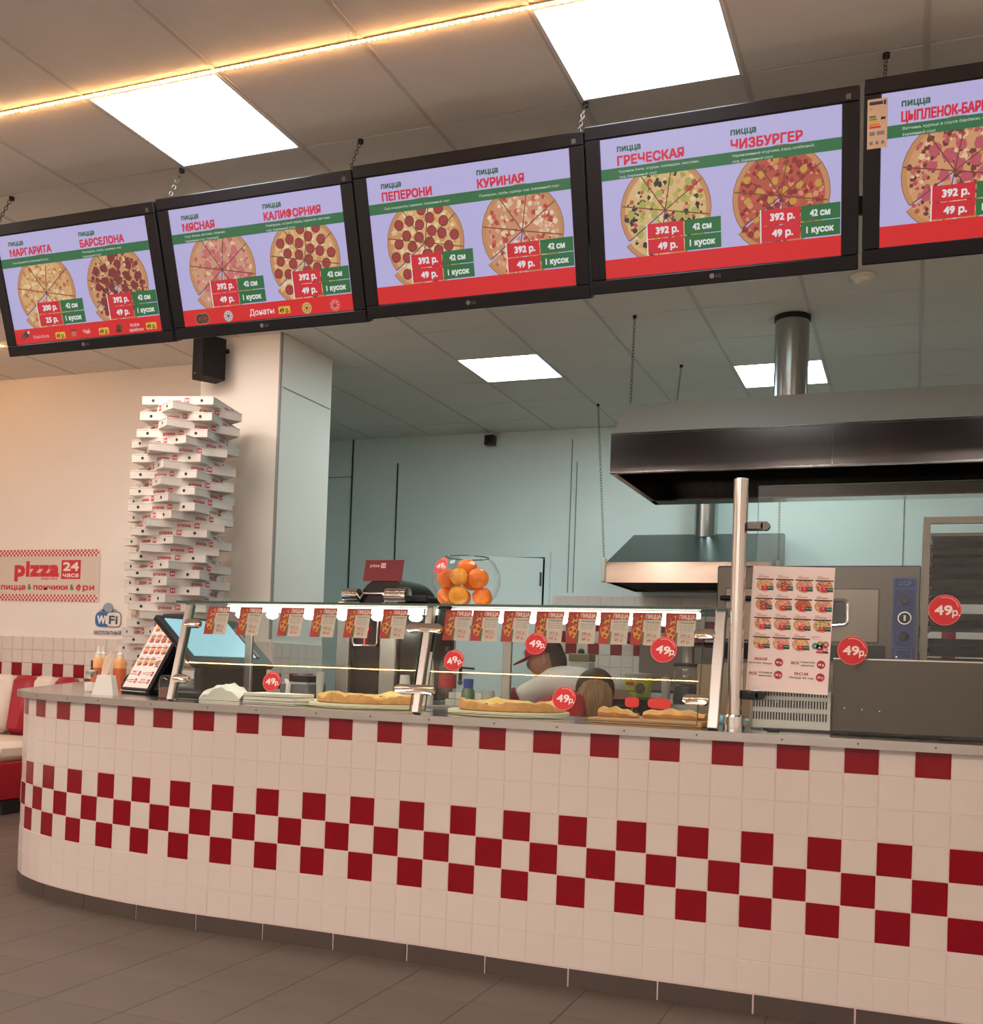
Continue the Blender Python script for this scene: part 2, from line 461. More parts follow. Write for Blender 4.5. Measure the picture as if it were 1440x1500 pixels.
# the rest of the floor in one plain layer each side
gfl.bb(XL, XR, YF, py - 4 * .2955, -.0024, -.0004); gfl.bb(-5.6, XR, 6.45, YB, -.0024, -.0004)
gfl.build('floor_tiling', FLOORM, fl)['kind'] = 'stuff'

ce = struct(G().bb(XL, XR, YF, YB + 1.3, H + .010, H + .12).build('ceiling', CEILGAP))
gx0, gy0 = -3.6117, 3.8203
LAMPS = {(1, -1): 'F', (4, -1): 'F', (-2, -1): 'F', (7, -1): 'F', (1, 5): 'K', (4, 6): 'K', (7, 6): 'D', (-2, 1): 'H', (-1, 1): 'H', (1, 2): 'D', (4, 2): 'D'}  # the cells behind the menu screens hold added fill panels
board = [G().box((0, 0, .004), (.590, .594, .008), .0015).mesh('ceiling_tile', CEILM) for _ in range(1)][0]
rnd = random.Random(3)
for i in range(-6, 9):
    for j in range(-3, 9):
        if (i, j) in LAMPS: continue
        cx = gx0 + .6 * (i + .5); cy = gy0 + .6 * (j + .5)
        if cy > YB - .29: continue
        if cx < -5.6 and cy > 6.7: continue
        M = T((cx, cy, H + rnd.uniform(0, .0015))) @ Rx(rnd.uniform(-.0022, .0022)) @ Ry(rnd.uniform(-.0012, .0012))
        link('ceiling_tile', board, ce, M)
g = G(); g.bb(XL, XR, YF, gy0 - 1.8, H, H + .008)
g.bb(XL, gx0 - 3.6, gy0 - 1.8, YB, H, H + .008); g.bb(gx0 + 5.4, XR, gy0 - 1.8, YB, H, H + .008)
g.bb(-5.75, gx0 + 5.4, gy0 + .6 * 8 + .004, YB + .05, H, H + .008)
g.build('ceiling_boarding', CEILM, ce)['kind'] = 'stuff'
run_me = G().box((0, 0, 0), (.020, 7.1, .0035), .001).mesh('grid_runner', RUNNER)
for i in range(-6, 10): link('grid_runner', run_me, ce, T((gx0 + .6 * i, gy0 - 1.8 + 3.52, H - .0005)))

# walls
struct(G().bb(XL - .15, XL, YF, 6.6, 0, H + .02).build('wall_left', WHITEPAINT))
struct(G().bb(XR, XR + .15, YF, YB + .1, 0, H + .02).build('wall_right', WHITEPAINT))
struct(G().bb(XL, XR, YF - .15, YF, 0, H + .02).build('wall_front', WHITEPAINT))
wh = struct(G().bb(XL, -4.50, 6.457, 6.60, 0, H + .01).build('wall_hall', WHITEPAINT))
struct(G().bb(-5.75, -5.6, 6.6, YB + .1, 0, H + .01).build('wall_kitchen_left', KITCHPAINT))
DX0, DX1, DZ = -3.86, -3.05, 2.06
g = G(); g.bb(-5.6, DX0, YB, YB + .15, 0, H + .01); g.bb(DX1, XR, YB, YB + .15, 0, H + .01); g.bb(DX0, DX1, YB, YB + .15, DZ, H + .01)
wb = struct(g.build('wall_back', KITCHPAINT))
g = G(); g.bb(DX0 - .3, DX1 + .3, YB + 1.1, YB + 1.2, 0, 2.4); g.bb(DX0 - .35, DX0 - .3, YB + .15, YB + 1.2, 0, 2.4); g.bb(DX1 + .3, DX1 + .35, YB + .15, YB + 1.2, 0, 2.4); g.bb(DX0 - .35, DX1 + .35, YB + .15, YB + 1.2, 2.4, 2.45)
struct(g.build('wall_passage', mat('passage_paint', rgb(92, 88, 84), .8)))
# panel joints on the back wall
for x, z0, z1, wd in ((-5.02, 0, H, .014), (-4.54, .9, 2.95, .012), (-2.79, 1.75, 2.9, .006), (-2.84, 1.75, 3.1, .006), (-1.35, 1.75, 3.1, .006), (-.1, 1.75, 3.1, .006)):
    struct(G().bb(x - wd / 2, x + wd / 2, YB - .008, YB - .0005, z0, z1).build('trim_1', STEELD if wd > .01 else mat('joint', rgb(120, 128, 126), .6)))
struct(G().bb(-5.58, -5.03, YB - .006, YB - .0005, 2.835, 2.841).build('trim_2', mat('joint_line', rgb(110, 116, 114), .6)))
pil = struct(G().bb(-4.50, -3.867, 5.977, 6.62, 0, H + .01, .004).build('pillar', WHITEPAINT))
struct(G().bb(-3.875, -3.864, 5.955, 5.978, 1.2, H - .001).build('trim_3', mat('corner_strip', rgb(150, 146, 142), .5), None))
struct(G().bb(-3.8655, -3.862, 6.0, 6.60, 2.84, 2.846).build('trim_4', mat('corner_joint', rgb(130, 134, 132), .5), None))
# tiles of the wainscots: rows of 0.1 m
P10 = .1012
t10w = G().box((0, .003, 0), (.0985, .006, .0985), .0015).mesh('wall_tile', TILEW)
t10r = G().box((0, .003, 0), (.0985, .006, .0985), .0015).mesh('wall_tile', TILER)
def wainscot(par, org, ux, n, rows, red, ztop):
    X = Vector(ux)
    for r in range(rows):
        for k in range(n):
            P = Vector(org) + X * (P10 * (k + .5)); P.z = ztop - P10 * (r + .5)
            link('wall_tile', t10r if red(k, r) else t10w, par, par.matrix_world.inverted() @ frame(P, X, (0, 0, 1)))
checks = lambda k, r: r in (2, 3, 4) and (k + r) % 2 == 0
g = G(); g.bb(-7.4, -4.505, 6.4505, 6.457, .0, 1.183); struct(g.build('trim_5', GROUT))
wainscot(wh, (-7.32, 6.4445, 0), (1, 0, 0), 27, 6, checks, 1.183)
struct(G().bb(-4.5, -3.867, 5.9715, 5.977, 0, 1.183).build('trim_6', GROUT))
wainscot(pil, (-4.49, 5.9655, 0), (1, 0, 0), 6, 4, checks, 1.183)
struct(G().bb(-3.867, -3.8615, 5.977, 6.62, 0, 1.183).build('trim_7', GROUT))
wainscot(pil, (-3.8555, 5.99, 0), (0, 1, 0), 6, 5, checks, 1.183)
struct(G().bb(-2.97, .6, YB - .006, YB - .0005, 0, 1.722).build('trim_8', GROUT))
bk = lambda k, r: r in (2, 3, 4) and (k + r) % 2 == 1
wainscot(wb, (-2.94, YB - .012, 0), (1, 0, 0), 33, 8, bk, 1.718)

# door at the back, ajar
d = struct(bpy.data.objects.new('door_1', None)); COL.objects.link(d); d.location = (DX1 - .02, YB - .03, 0)
g = G(); g.bb(-.79, .02, -.045, .03, 0, .0); 
g = G()
g.bb(DX0 - .05 - (DX1 - .02), DX0 - (DX1 - .02), .0, .028, 0, DZ + .05); g.bb(.021, .07, .0, .028, 0, DZ + .05); g.bb(DX0 - (DX1 - .02), .021, .0, .028, DZ, DZ + .05)
g.build('door_frame', KITCHPAINT, d)
leaf = G().bb(-.74, 0, -.045, 0, .01, 2.045, .003).build('door_leaf', KITCHPAINT, d, Rz(math.radians(24)))
g = G(); g.box((-.69, -.052, 1.03), (.03, .012, .16), .004); g.cyl((-.69, -.05, 1.06), (-.69, -.095, 1.06), .009); g.cyl((-.69, -.09, 1.06), (-.57, -.09, 1.055), .009)
g.build('door_handle', BLACKP, leaf, None, True)
g = G(); g.cyl((-.69, -.045, .93), (-.69, -.055, .93), .022); g.build('lock_plate', STEELD, leaf)
g = G(); g.cyl((-.64, -.045, 1.42), (-.64, -.052, 1.42), .028, 16); g.build('door_viewer', BLACKP, leaf)
for z in (.3, 1.02, 1.8):
    G().cyl((.005, -.055, z), (.005, -.055, z + .12), .009).build('hinge', STEELD, d)

# ================================================================== CEILING THINGS
cams = {'F': M_FRONT, 'K': M_KIT, 'H': M_LEFT_FILL, 'D': M_MID}
lampf = G()
lampf.bb(-.298, .298, -.298, -.285, -.004, .006); lampf.bb(-.298, .298, .285, .298, -.004, .006); lampf.bb(-.298, -.285, -.285, .285, -.004, .006); lampf.bb(.285, .298, -.285, .285, -.004, .006)
lampf = lampf.mesh('lamp_frame', WHITEP)
names = {(1, -1): 'square white ceiling panel light above the second menu screen from the left', (4, -1): 'largest square ceiling panel light, above the fourth menu screen',
         (-2, -1): 'square ceiling panel light just past the left end of the menu screens', (7, -1): 'square ceiling panel light beyond the fifth menu screen',
         (1, 5): 'square ceiling panel light over the kitchen left of the hood', (4, 6): 'square ceiling panel light over the kitchen behind the round hood duct', (7, 6): 'square ceiling panel light over the kitchen right of the hood'}
names[(-1, 1)] = 'added square ceiling fill panel behind the second menu screen from the left'; names[(-2, 1)] = 'added square ceiling fill panel behind the leftmost menu screen'; names[(1, 2)] = 'added square ceiling fill panel hidden behind the third menu screen'; names[(4, 2)] = 'added square ceiling fill panel hidden behind the fourth menu screen'  # unseen panels added to brighten the pillar, kitchen and hood
def ceil_lamp(cx, cy, mt, label):
    t = thing('ceiling_lamp', label, 'lamp', (cx, cy, H), 0, 'square ceiling panel lights')
    link('lamp_frame', lampf, t)
    G().bb(-.285, .285, -.285, .285, -.002, .003).build('diffuser', mt, t)
for (i, j), k in LAMPS.items(): ceil_lamp(gx0 + .6 * (i + .5), gy0 + .6 * (j + .5), cams[k], names[(i, j)])
for x, y, l in ((-6.6, -1.4, 'far left'), (-4.8, -1.4, 'left'), (-3.0, -1.4, 'middle'), (-1.2, -1.4, 'right'), (.6, -1.4, 'far right'), (-4.2, -2.9, 'rear left'), (-1.2, -2.9, 'rear right'), (-7.3, 2.6, 'left corner')):
    ceil_lamp(x, y, M_HALL_FILL, 'added warm square fill panel on the unseen dining hall ceiling, ' + l)  # warm fill added out of view to light the hall and counter

def led_strip(x0, x1, y, label, kink=False):
    t = thing('led_strip', label, 'light strip', ((x0 + x1) / 2, y, H - .0035), 0, 'orange light strips on the ceiling')
    L = x1 - x0
    G().bb(-L / 2, L / 2, -.006, .006, -.002, .0015).build('strip_tape', mat('strip_tape', rgb(250, 220, 170), .5), t)
    g = G(); n = int(L / .0205)
    for i in range(n):
        x = -L / 2 + L * (i + .5) / n
        z = -.0045; r = .0065
        g.add([(x - r, 0, z), (x, -r, z), (x + r, 0, z), (x, r, z), (x, 0, z - .004), (x, 0, z + .003)],
              [(0, 1, 4), (1, 2, 4), (2, 3, 4), (3, 0, 4), (1, 0, 5), (2, 1, 5), (3, 2, 5), (0, 3, 5)][:4] + [(1, 0, 5), (2, 1, 5), (3, 2, 5), (0, 3, 5)])
    g.build('led_beads', M_LED, t)['kind'] = 'stuff'
led_strip(-7.9, 1.9, 3.208, 'orange light strip running along the front edge of the ceiling panel lights')
led_strip(-7.9, 1.9, -.20, 'orange light strip on the hall ceiling, mirrored in the display case glass')
led_strip(-7.9, -5.95, 5.70, 'short orange light strip on the ceiling left of the menu screens')

# smoke detector, ceiling camera
t = thing('smoke_detector', 'round white smoke detector on the ceiling below the fourth menu screen edge', 'smoke detector', (-.30, 5.93, H - .002))
G().lathe([(.001, -.012), (.05, -.014), (.062, -.006), (.064, 0), (.001, 0)], n=24).build('base_plate', WHITEP, t, None, True)
G().lathe([(.001, -.045), (.03, -.044), (.042, -.034), (.045, -.012), (.001, -.012)], n=24).build('sensor_cap', WHITEP, t, None, True)
t = thing('security_camera', 'small dark box camera at the top of the kitchen back wall', 'camera', (-3.6, YB - .03, H - .125))
g = G(); g.bb(-.045, .045, -.06, .025, 0, .09, .006); g.build('housing', mat('dark_maroon', rgb(40, 24, 34), .4), t)
G().cyl((0, -.06, .05), (0, -.075, .05), .02).build('lens', BLACKP, t)
G().bb(-.02, .02, -.01, .02, .09, .124).build('bracket', WHITEP, t)

# ================================================================== CHAINS
def chain(p0, p1, label, lk=.024, wr=.0016):
    p0, p1 = Vector(p0), Vector(p1); d = p1 - p0; L = d.length; n = max(2, round(L / (lk * .8)))
    X = d.normalized(); A = X.orthogonal().normalized(); B = X.cross(A)
    t = thing('hanging_chain', label, 'chain', p1, 0, 'chains hanging from the ceiling')
    g = G()
    for i in range(n):
        c = d * ((i + .5) / n) - d; u = A if i % 2 else B
        pts = []
        for k in range(10):
            a = 2 * PI * k / 10; pts.append(c + X * (math.cos(a) * L / n * .62) + u * (math.sin(a) * lk * .3))
        g.tube(pts, wr, 5, True)
    g.build('links', STEELD, t, None, True)
    G().cyl(p0 - p1 + Vector((0, 0, -.012)), p0 - p1 + Vector((0, 0, .004)), .012, 10).build('ceiling_hook', BLACKM, t)
for x, l in ((-3.996, 'first menu screen from the left'), (-3.03, 'second menu screen, under the left panel light'), (-2.15, 'third menu screen, at its left corner'), (-1.2, 'fourth menu screen, under the large panel light'), (-.14, 'fifth menu screen')):
    chain((x, 3.835, H - .003), (x, 3.755, 3.03), 'short steel chain holding the ' + l)
chain((-1.6, 6.24, H - .003), (-1.6, 6.2, 2.56), 'long steel chain at the front left corner of the big hood')
chain((-1.54, 7.33, H - .003), (-1.5, 6.9, 2.50), 'steel chain behind the big hood, right of the long one')
chain((-2.39, 8.25, H - .003), (-2.235, 8.02, 1.93), 'thin long chain down to the left side of the small hood', .028, .0017)
chain((-.98, 8.35, H - .003), (-.965, 8.32, 1.95), 'thin chain at the right side of the small hood', .028, .0017)

# ================================================================== MENU SCREENS
TILT = math.radians(18)
tvb = G()
FW, FH = .941, .575; sw, sh = .83, .47
for a in (((-FW / 2, FW / 2), (-FH / 2, -sh / 2 - .004)), ((-FW / 2, FW / 2), (sh / 2 + .006, FH / 2)), ((-FW / 2, -sw / 2), (-sh / 2 - .004, sh / 2 + .006)), ((sw / 2, FW / 2), (-sh / 2 - .004, sh / 2 + .006))):
    tvb.bb(a[0][0], a[0][1], -.006, .03, a[1][0], a[1][1], .003)
tv_bezel = tvb.mesh('bezel', BEZEL)
tv_back = G().bb(-FW / 2 + .004, FW / 2 - .004, .030, .07, -FH / 2 + .004, FH / 2 - .004, .006).bb(-.3, .3, .07, .1, -.2, .2, .01).mesh('back_cover', BLACKP)
tv_panel = G().bb(-sw / 2, sw / 2, .002, .03, -sh / 2 - .004, sh / 2 + .006).mesh('display_panel', mat('display_black', rgb(12, 12, 16), .2))
SBG = rgb(196, 190, 240)
def menu_screen(xc, vc, label, left, right, bottom):
    M = T((xc, 3.78 - vc * math.sin(TILT), 2.73 + vc * math.cos(TILT))) @ Rx(TILT)
    t = thing('menu_screen', label, 'screen', M=M, group='menu screens hung in a row above the counter')
    link('bezel', tv_bezel, t); link('back_cover', tv_back, t); link('display_panel', tv_panel, t)
    c = Canvas()
    U = lambda u: -sw / 2 + u * sw
    V = lambda v: sh / 2 + .003 - v * (sh + .004)
    c.rect(U(0), U(1), V(1), V(0), SBG, 0)
    for (u0, nm, desc, kind, pr) in ((0, *left), (.485, *right)):
        cx = .275 + u0
        c.pizza(U(cx), V(.55), .165, kind, 1)
        c.text('пицца', U(u0 + .075), V(.098), .021, rgb(10, 96, 62), 8, w=.085, bold=.045)
        wd = .027 * len(nm) if len(nm) < 12 else .0205 * len(nm)
        c.text(nm, U(u0 + .075), V(.194), .030, rgb(224, 24, 62), 8, w=wd * .98, bold=.05)
        if desc and desc[0]:
            for q, ln in enumerate(desc): c.text(ln, U(u0 + .08), V(.247 + .038 * q if len(desc) > 1 else .262), .0088, rgb(225, 232, 225), 9, w=min(.33, .0072 * len(ln)))
        for row, (a, b) in enumerate(((pr[0], '42 см'), (pr[1], '1 кусок'))):
            v0 = .635 + .112 * row; v1 = v0 + .106
            x0, x1, x2 = u0 + .195, u0 + .352, u0 + .512
            c.rect(U(x0), U(x1), V(v1), V(v0), RED_, 7); c.rect(U(x1 + .004), U(x2), V(v1), V(v0), rgb(12, 112, 58), 7)
            c.text(a, U((x0 + x1) / 2 + .008), V(v1 - .03), .023, WHITE_, 8, al='c', w=.0125 * len(a) + .006, bold=.05)
            c.text(b, U((x1 + x2) / 2), V(v1 - .03), .021, WHITE_, 8, al='c', w=.0118 * len(b) + .006, bold=.045)
        c.rect(U(u0 + .19), U(u0 + .195), V(.86), V(.63), WHITE_, 7)
    c.rect(U(0), U(1), V(.292), V(.21), rgb(12, 112, 66), 6)
    c.rect(U(0), U(1), V(1), V(.862), rgb(232, 16, 32), 7)
    if bottom: bottom(c, U, V)
    c.build('picture', SCREENP, t)
    b = Canvas(); b.disc(-.025, 0, .009, rgb(120, 112, 116), 0, 14); b.text('LG', -.010, -.006, .011, rgb(110, 104, 108), 0, bold=.01)
    b.build('brand_mark', PRINT, t, T((0, -.0066, -FH / 2 + .026)))
    c2 = Canvas(); c2.rect(-.008, .008, -.008, .008, rgb(74, 66, 66), 0); c2.build('status_label', PRINT, t, T((FW / 2 - .035, -.0066, FH / 2 - .03)))
    return t
def price(c, x, z, t='49 р.'):
    c.rrect(x - .028, x + .028, z - .011, z + .018, .004, rgb(240, 190, 60), 8); c.text(t, x, z - .007, .019, BLACK_, 9, al='c', w=.046, bold=.03)
def bot1(c, U, V):
    z = V(.96)
    c.disc(U(.06), z + .012, .016, rgb(150, 40, 40), 8, 12); c.disc(U(.085), z + .022, .015, rgb(60, 40, 40), 9, 12); c.disc(U(.1), z + .03, .007, rgb(220, 210, 210), 10, 8)
    c.text('Кока-Кола', U(.13), z, .015, rgb(240, 200, 200), 8, w=.09)
    price(c, U(.32), z)
    c.rect(U(.40), U(.43), z - .006, z + .018, rgb(200, 120, 70), 8); c.rect(U(.395), U(.435), z + .016, z + .022, rgb(120, 40, 20), 9)
    c.text('Чай', U(.48), z, .019, WHITE_, 8, w=.038); price(c, U(.62), z)
    c.disc(U(.72), z, .017, rgb(60, 30, 20), 8, 12, .010); c.disc(U(.735), z + .014, .012, rgb(120, 80, 60), 9, 10); c.poly([(U(.70), z + .01), (U(.72), z + .03), (U(.74), z + .01)], rgb(90, 50, 40), 10)
    c.text('Кофе', U(.80), z + .010, .014, WHITE_, 8, w=.048); c.text('арабика', U(.79), z - .010, .013, WHITE_, 8, w=.075)
    price(c, U(.935), z + .002)
def bot2(c, U, V):
    z = V(.945)
    def donut(x, zz, c1, c2):
        c.disc(x, zz, .024, rgb(200, 140, 80), 8, 18); c.disc(x, zz, .021, c1, 9, 18); c.disc(x, zz, .007, rgb(160, 60, 50), 11, 10)
        for k in range(7): c.disc(x + .014 * math.cos(k * .9), zz + .014 * math.sin(k * .9), .003, c2, 10, 6)
    donut(U(.10), z, rgb(70, 40, 34), rgb(110, 70, 60)); donut(U(.13), z, rgb(84, 46, 38), rgb(140, 90, 80))
    donut(U(.275), z, rgb(210, 200, 205), rgb(90, 90, 120))
    c.text('Донаты', U(.405), z - .008, .025, WHITE_, 8, w=.12, bold=.015); price(c, U(.61), z - .002)
    donut(U(.74), z, rgb(230, 180, 90), rgb(90, 50, 40)); donut(U(.9), z, rgb(240, 70, 90), rgb(255, 190, 200))
pr = ('392 р.', '49 р.')
menu_screen(-3.530, -.008, 'menu screen with Margherita and Barcelona pizzas, leftmost of the hanging row',
            ('МАРГАРИТА', ['Сыр моцарелла, фирменный соус'], 'marg', ('200 р.', '25 р.')), ('БАРСЕЛОНА', ['Помидоры, грибы, свинина, сыр,', 'фирменный соус'], 'mix', pr), bot1)
menu_screen(-2.577, -.002, 'menu screen with Meat and California pizzas and a donuts line',
            ('МЯСНАЯ', ['Сыр, бекон, ветчина, свинина', 'фирменный соус томатный'], 'ham', pr), ('КАЛИФОРНИЯ', ['Помидоры, острый перец, сервелат, ветчина,', 'сыр, фирменный соус'], 'pep', pr), bot2)
menu_screen(-1.631, .008, 'menu screen with Pepperoni and Chicken pizzas, middle of the hanging row',
            ('ПЕПЕРОНИ', ['Сыр моцарелла, сервелат, фирменный соус'], 'pep', pr), ('КУРИНАЯ', ['Помидоры, грибы, курица, сыр, фирменный соус'], 'chk', pr), None)
menu_screen(-.684, .018, 'menu screen with Greek and Cheeseburger pizzas, fourth of the row',
            ('ГРЕЧЕСКАЯ', ['Куриное филе, огурцы, помидоры, маслины,', 'сыр, фирменный соус'], 'greek', pr), ('ЧИЗБУРГЕР', ['Маринованные огурчики, фарш колбасный,', 'сыр, фирменный соус'], 'meat', pr), None)
menu_screen(.270, .030, 'menu screen with barbecue chicken pizza, cut off at the right edge',
            ('ЦЫПЛЕНОК-БАРБЕКЮ', ['Ветчина, курица в соусе барбекю, сыр,', 'фирменный соус'], 'bbq', pr), ('ГАВАЙСКАЯ', None, 'ham', pr), None)
# energy label stuck on the fifth screen
c = Canvas(); c.rect(0, .062, 0, .15, rgb(196, 172, 150), 0); c.rect(.006, .048, .132, .142, rgb(30, 30, 60), 1); c.rect(.05, .057, .130, .144, rgb(30, 30, 60), 1)
for k, (cc, wd) in enumerate(((rgb(60, 110, 50), .02), (rgb(110, 140, 60), .024), (rgb(200, 170, 70), .028), (rgb(206, 120, 50), .032), (rgb(196, 50, 40), .036))): c.rect(.006, .006 + wd, .094 - k * .008, .1 - k * .008, cc, 1)
c.rect(.042, .056, .086, .094, BLACK_, 1); c.text('LG', .006, .118, .006, BLACK_, 1)
for k in range(3): c.rect(.008 + .018 * k, .018 + .018 * k, .012, .022, rgb(110, 110, 120), 1)
c.rect(.03, .054, .04, .052, rgb(120, 120, 130), 1); c.rect(.007, .024, .04, .052, rgb(120, 120, 130), 1)
xe = .270 - FW / 2 + .012
M = T((.270, 3.78 - .030 * math.sin(TILT), 2.73 + .030 * math.cos(TILT))) @ Rx(TILT)
o = c.build('energy_label', PRINT, None, M @ T((-FW / 2 + .012, -.0085, .075)))
tag(o, 'pale energy rating label stuck on the left bezel of the fifth menu screen', 'label')
g = G().bb(-4.0, .72, 3.935, 3.965, 2.70, 2.76, .003)
for x in (-3.53, -2.577, -1.631, -.684, .27):
    g.bb(x - .02, x + .02, 3.925, 3.935, 2.6, 2.9)
tag(g.build('mounting_rail', BLACKP), 'black steel rail behind the hanging menu screens', 'rail')

# ================================================================== COUNTER
PT = .102; BH = .064                       # tile pitch, skirting height
# heading of every tile column, from the rounded left end to the straight run
heads = ([-57, -57, -55, -50, -44] + [-36, -28.2, -24.2, -19.6, -16.2, -13.2, -11.1, -9.8, -8, -6.2, -4.4, -3, -1.4, .2] + [0] * 4 +
         [-.8, -.4, -1.2, -1.4, -2, -2.4, -2.5, -2.2, -1.3, -1.2, -1.0] + [0] * 18)
K0 = 5                                     # index of joint "0"
joints = [None] * (len(heads) + 1)
joints[K0 + 39] = Vector((.1143, 3.512))
for k in range(K0 + 38, -1, -1):
    a = math.radians(heads[k]); joints[k] = joints[k + 1] - Vector((math.cos(a), math.sin(a))) * PT
for k in range(K0 + 39, len(heads)):
    a = math.radians(heads[k]); joints[k + 1] = joints[k] + Vector((math.cos(a), math.sin(a))) * PT
# straight leg running back from the rounded end to the wall
legd = Vector((-math.cos(math.radians(57)), math.sin(math.radians(57))))
leg_end = joints[0] + legd * 1.57
def offset(path, d):
    out = []
    for i, p in enumerate(path):
        a = path[max(i - 1, 0)]; b = path[min(i + 1, len(path) - 1)]
        t = (b - a).normalized(); n = Vector((-t.y, t.x)); out.append(p + n * d)   # +d = staff side
    return out
path = [leg_end] + joints
core = offset(path, .0022)
inner = offset(path, .56)
ctr = thing('counter', 'long curved service counter clad in white tiles with red checkers', 'counter', (0, 0, 0))
def strip(gg, A, B, z0, z1):
    n = len(A)
    vs = [(p.x, p.y, z0) for p in A] + [(p.x, p.y, z0) for p in B] + [(p.x, p.y, z1) for p in A] + [(p.x, p.y, z1) for p in B]
    fs = []
    for i in range(n - 1):
        fs += [(i, i + 1, 2 * n + i + 1, 2 * n + i), (n + i + 1, n + i, 3 * n + i, 3 * n + i + 1),
               (2 * n + i, 2 * n + i + 1, 3 * n + i + 1, 3 * n + i), (i + 1, i, n + i, n + i + 1)]
    fs += [(0, 2 * n, 3 * n, n), (n - 1, 2 * n - 1, 4 * n - 1, 3 * n - 1)]
    gg.add(vs, fs)
# the inner side must not fold back at the rounded end
def clean_inner(A, B):
    out = []
    for i, b in enumerate(B):
        out.append(b)
    return out
inn = []
c0 = Vector((-3.30, 4.34))
for i, p in enumerate(inner):
    q = p
    if i > 0 and i < 14: 
        # pull towards a smooth inner corner
        f = min(1, i / 13)
        q = c0
    inn.append(q)
inn[0] = Vector((-3.90, 5.95))
for i in range(14, 20): inn[i] = c0.lerp(inner[20], (i - 13) / 7)
g = G(); strip(g, core, inn, 0.0, .862)
g.build('carcass', GROUT, ctr)
tw = G().box((0, .003, 0), (.1000, .006, .1000), .0014).mesh('tile', TILEW)
tr = G().box((0, .003, 0), (.1000, .006, .1000), .0014).mesh('tile', TILER)
rest_w = []; rest_r = []
rnd = random.Random(11)
ntile = 0
TOPR = 8
order = []
for k in range(len(heads)):
    for r in range(TOPR):
        # r = 0 bottom row .. 7 top row
        kk = k - K0
        if r in (2, 4): red = kk % 2 == 1
        elif r == 3: red = kk % 2 == 0
        elif r == 7: red = kk % 2 == 0
        else: red = False
        order.append((k, r, red))
def tile_matrix(k, r):
    a, b = joints[k], joints[k + 1]; mid = (a + b) / 2
    z = BH + PT * (r + .5)
    return frame((mid.x, mid.y, z), (b.x - a.x, b.y - a.y, 0), (0, 0, 1)) @ T((0, rnd.uniform(0, .0006), 0)) @ Ry(rnd.uniform(-.003, .003))
near = [o for o in order if K0 + 5 <= o[0] < K0 + 42]
near_set = set(near[:300])
gw, gr = G(), G()
for (k, r, red) in order:
    if (k, r, red) in near_set:
        link('tile', tr if red else tw, ctr, tile_matrix(k, r))
    else:
        (gr if red else gw).box((0, .003, 0), (.1000, .006, .1000), .0014, tile_matrix(k, r))
# the leg going back to the wall carries the same tiles
n_leg = int(1.55 / PT)
for k in range(n_leg):
    a = joints[0] + legd * PT * (k + 1); b = joints[0] + legd * PT * k; mid = (a + b) / 2
    for r in range(TOPR):
        red = (r in (2, 4) and k % 2 == 1) or (r in (3, 7) and k % 2 == 0)
        (gr if red else gw).box((0, .003, 0), (.1000, .006, .1000), .0014, frame((mid.x, mid.y, BH + PT * (r + .5)), (b.x - a.x, b.y - a.y, 0), (0, 0, 1)))
gw.cur = 0
n = len(gw.v); gw.v += gr.v; gw.f += [tuple(i + n for i in f) for f in gr.f]; gw.mi += [1] * len(gr.f)
gw.build('tiling', [TILEW, TILER], ctr)['kind'] = 'stuff'
# skirting tiles, three pitches long
def pt_at(s):
    """point at arc position s (in pitches from joint K0)"""
    s += K0
    if s < 0: return joints[0] + legd * PT * (-s)
    i = min(int(s), len(heads) - 1); f = s - i
    return joints[i].lerp(joints[i + 1], f)
s = -3.0 * 8 + .55
while s < len(heads) - K0 - .1:
    e = min(s + 2.94, len(heads) - K0)
    nn = 5; A = [pt_at(s + (e - s) * i / nn) for i in range(nn + 1)]
    g = G(); strip(g, offset(A, -.002), offset(A, .006), .0, BH - .003 + rnd.uniform(-.001, .0008)); g.build('skirting_tile', SKIRT, ctr)
    s += 3.0

# steel worktop with its folded front edge
wt = thing('countertop', 'brushed steel worktop with a riveted front edge, on the tiled counter', 'countertop', (0, 0, .8625))
front = offset(path, -.030)
g = G(); strip(g, front, [p for p in inn], 0.0, .024)
g.build('top_sheet', STEELT, wt)
g = G(); strip(g, offset(path, -.0325), offset(path, -.030), -.004, .0245); g.build('edge_trim', STEEL, wt)
S = -4.5
while S < len(heads) - K0 - .5:
    p = pt_at(S); q = pt_at(S + .1); t_ = (q - p).normalized(); n_ = Vector((t_.y, -t_.x)); pp = p + n_ * .0325
    G().cyl((pp.x, pp.y, .0105), (pp.x + n_.x * .0012, pp.y + n_.y * .0012, .0105), .0034, 8).build('rivet', STEELD, wt)
    S += 2.45 + rnd.uniform(-.5, .5)
CT = .8867    # top of the worktop

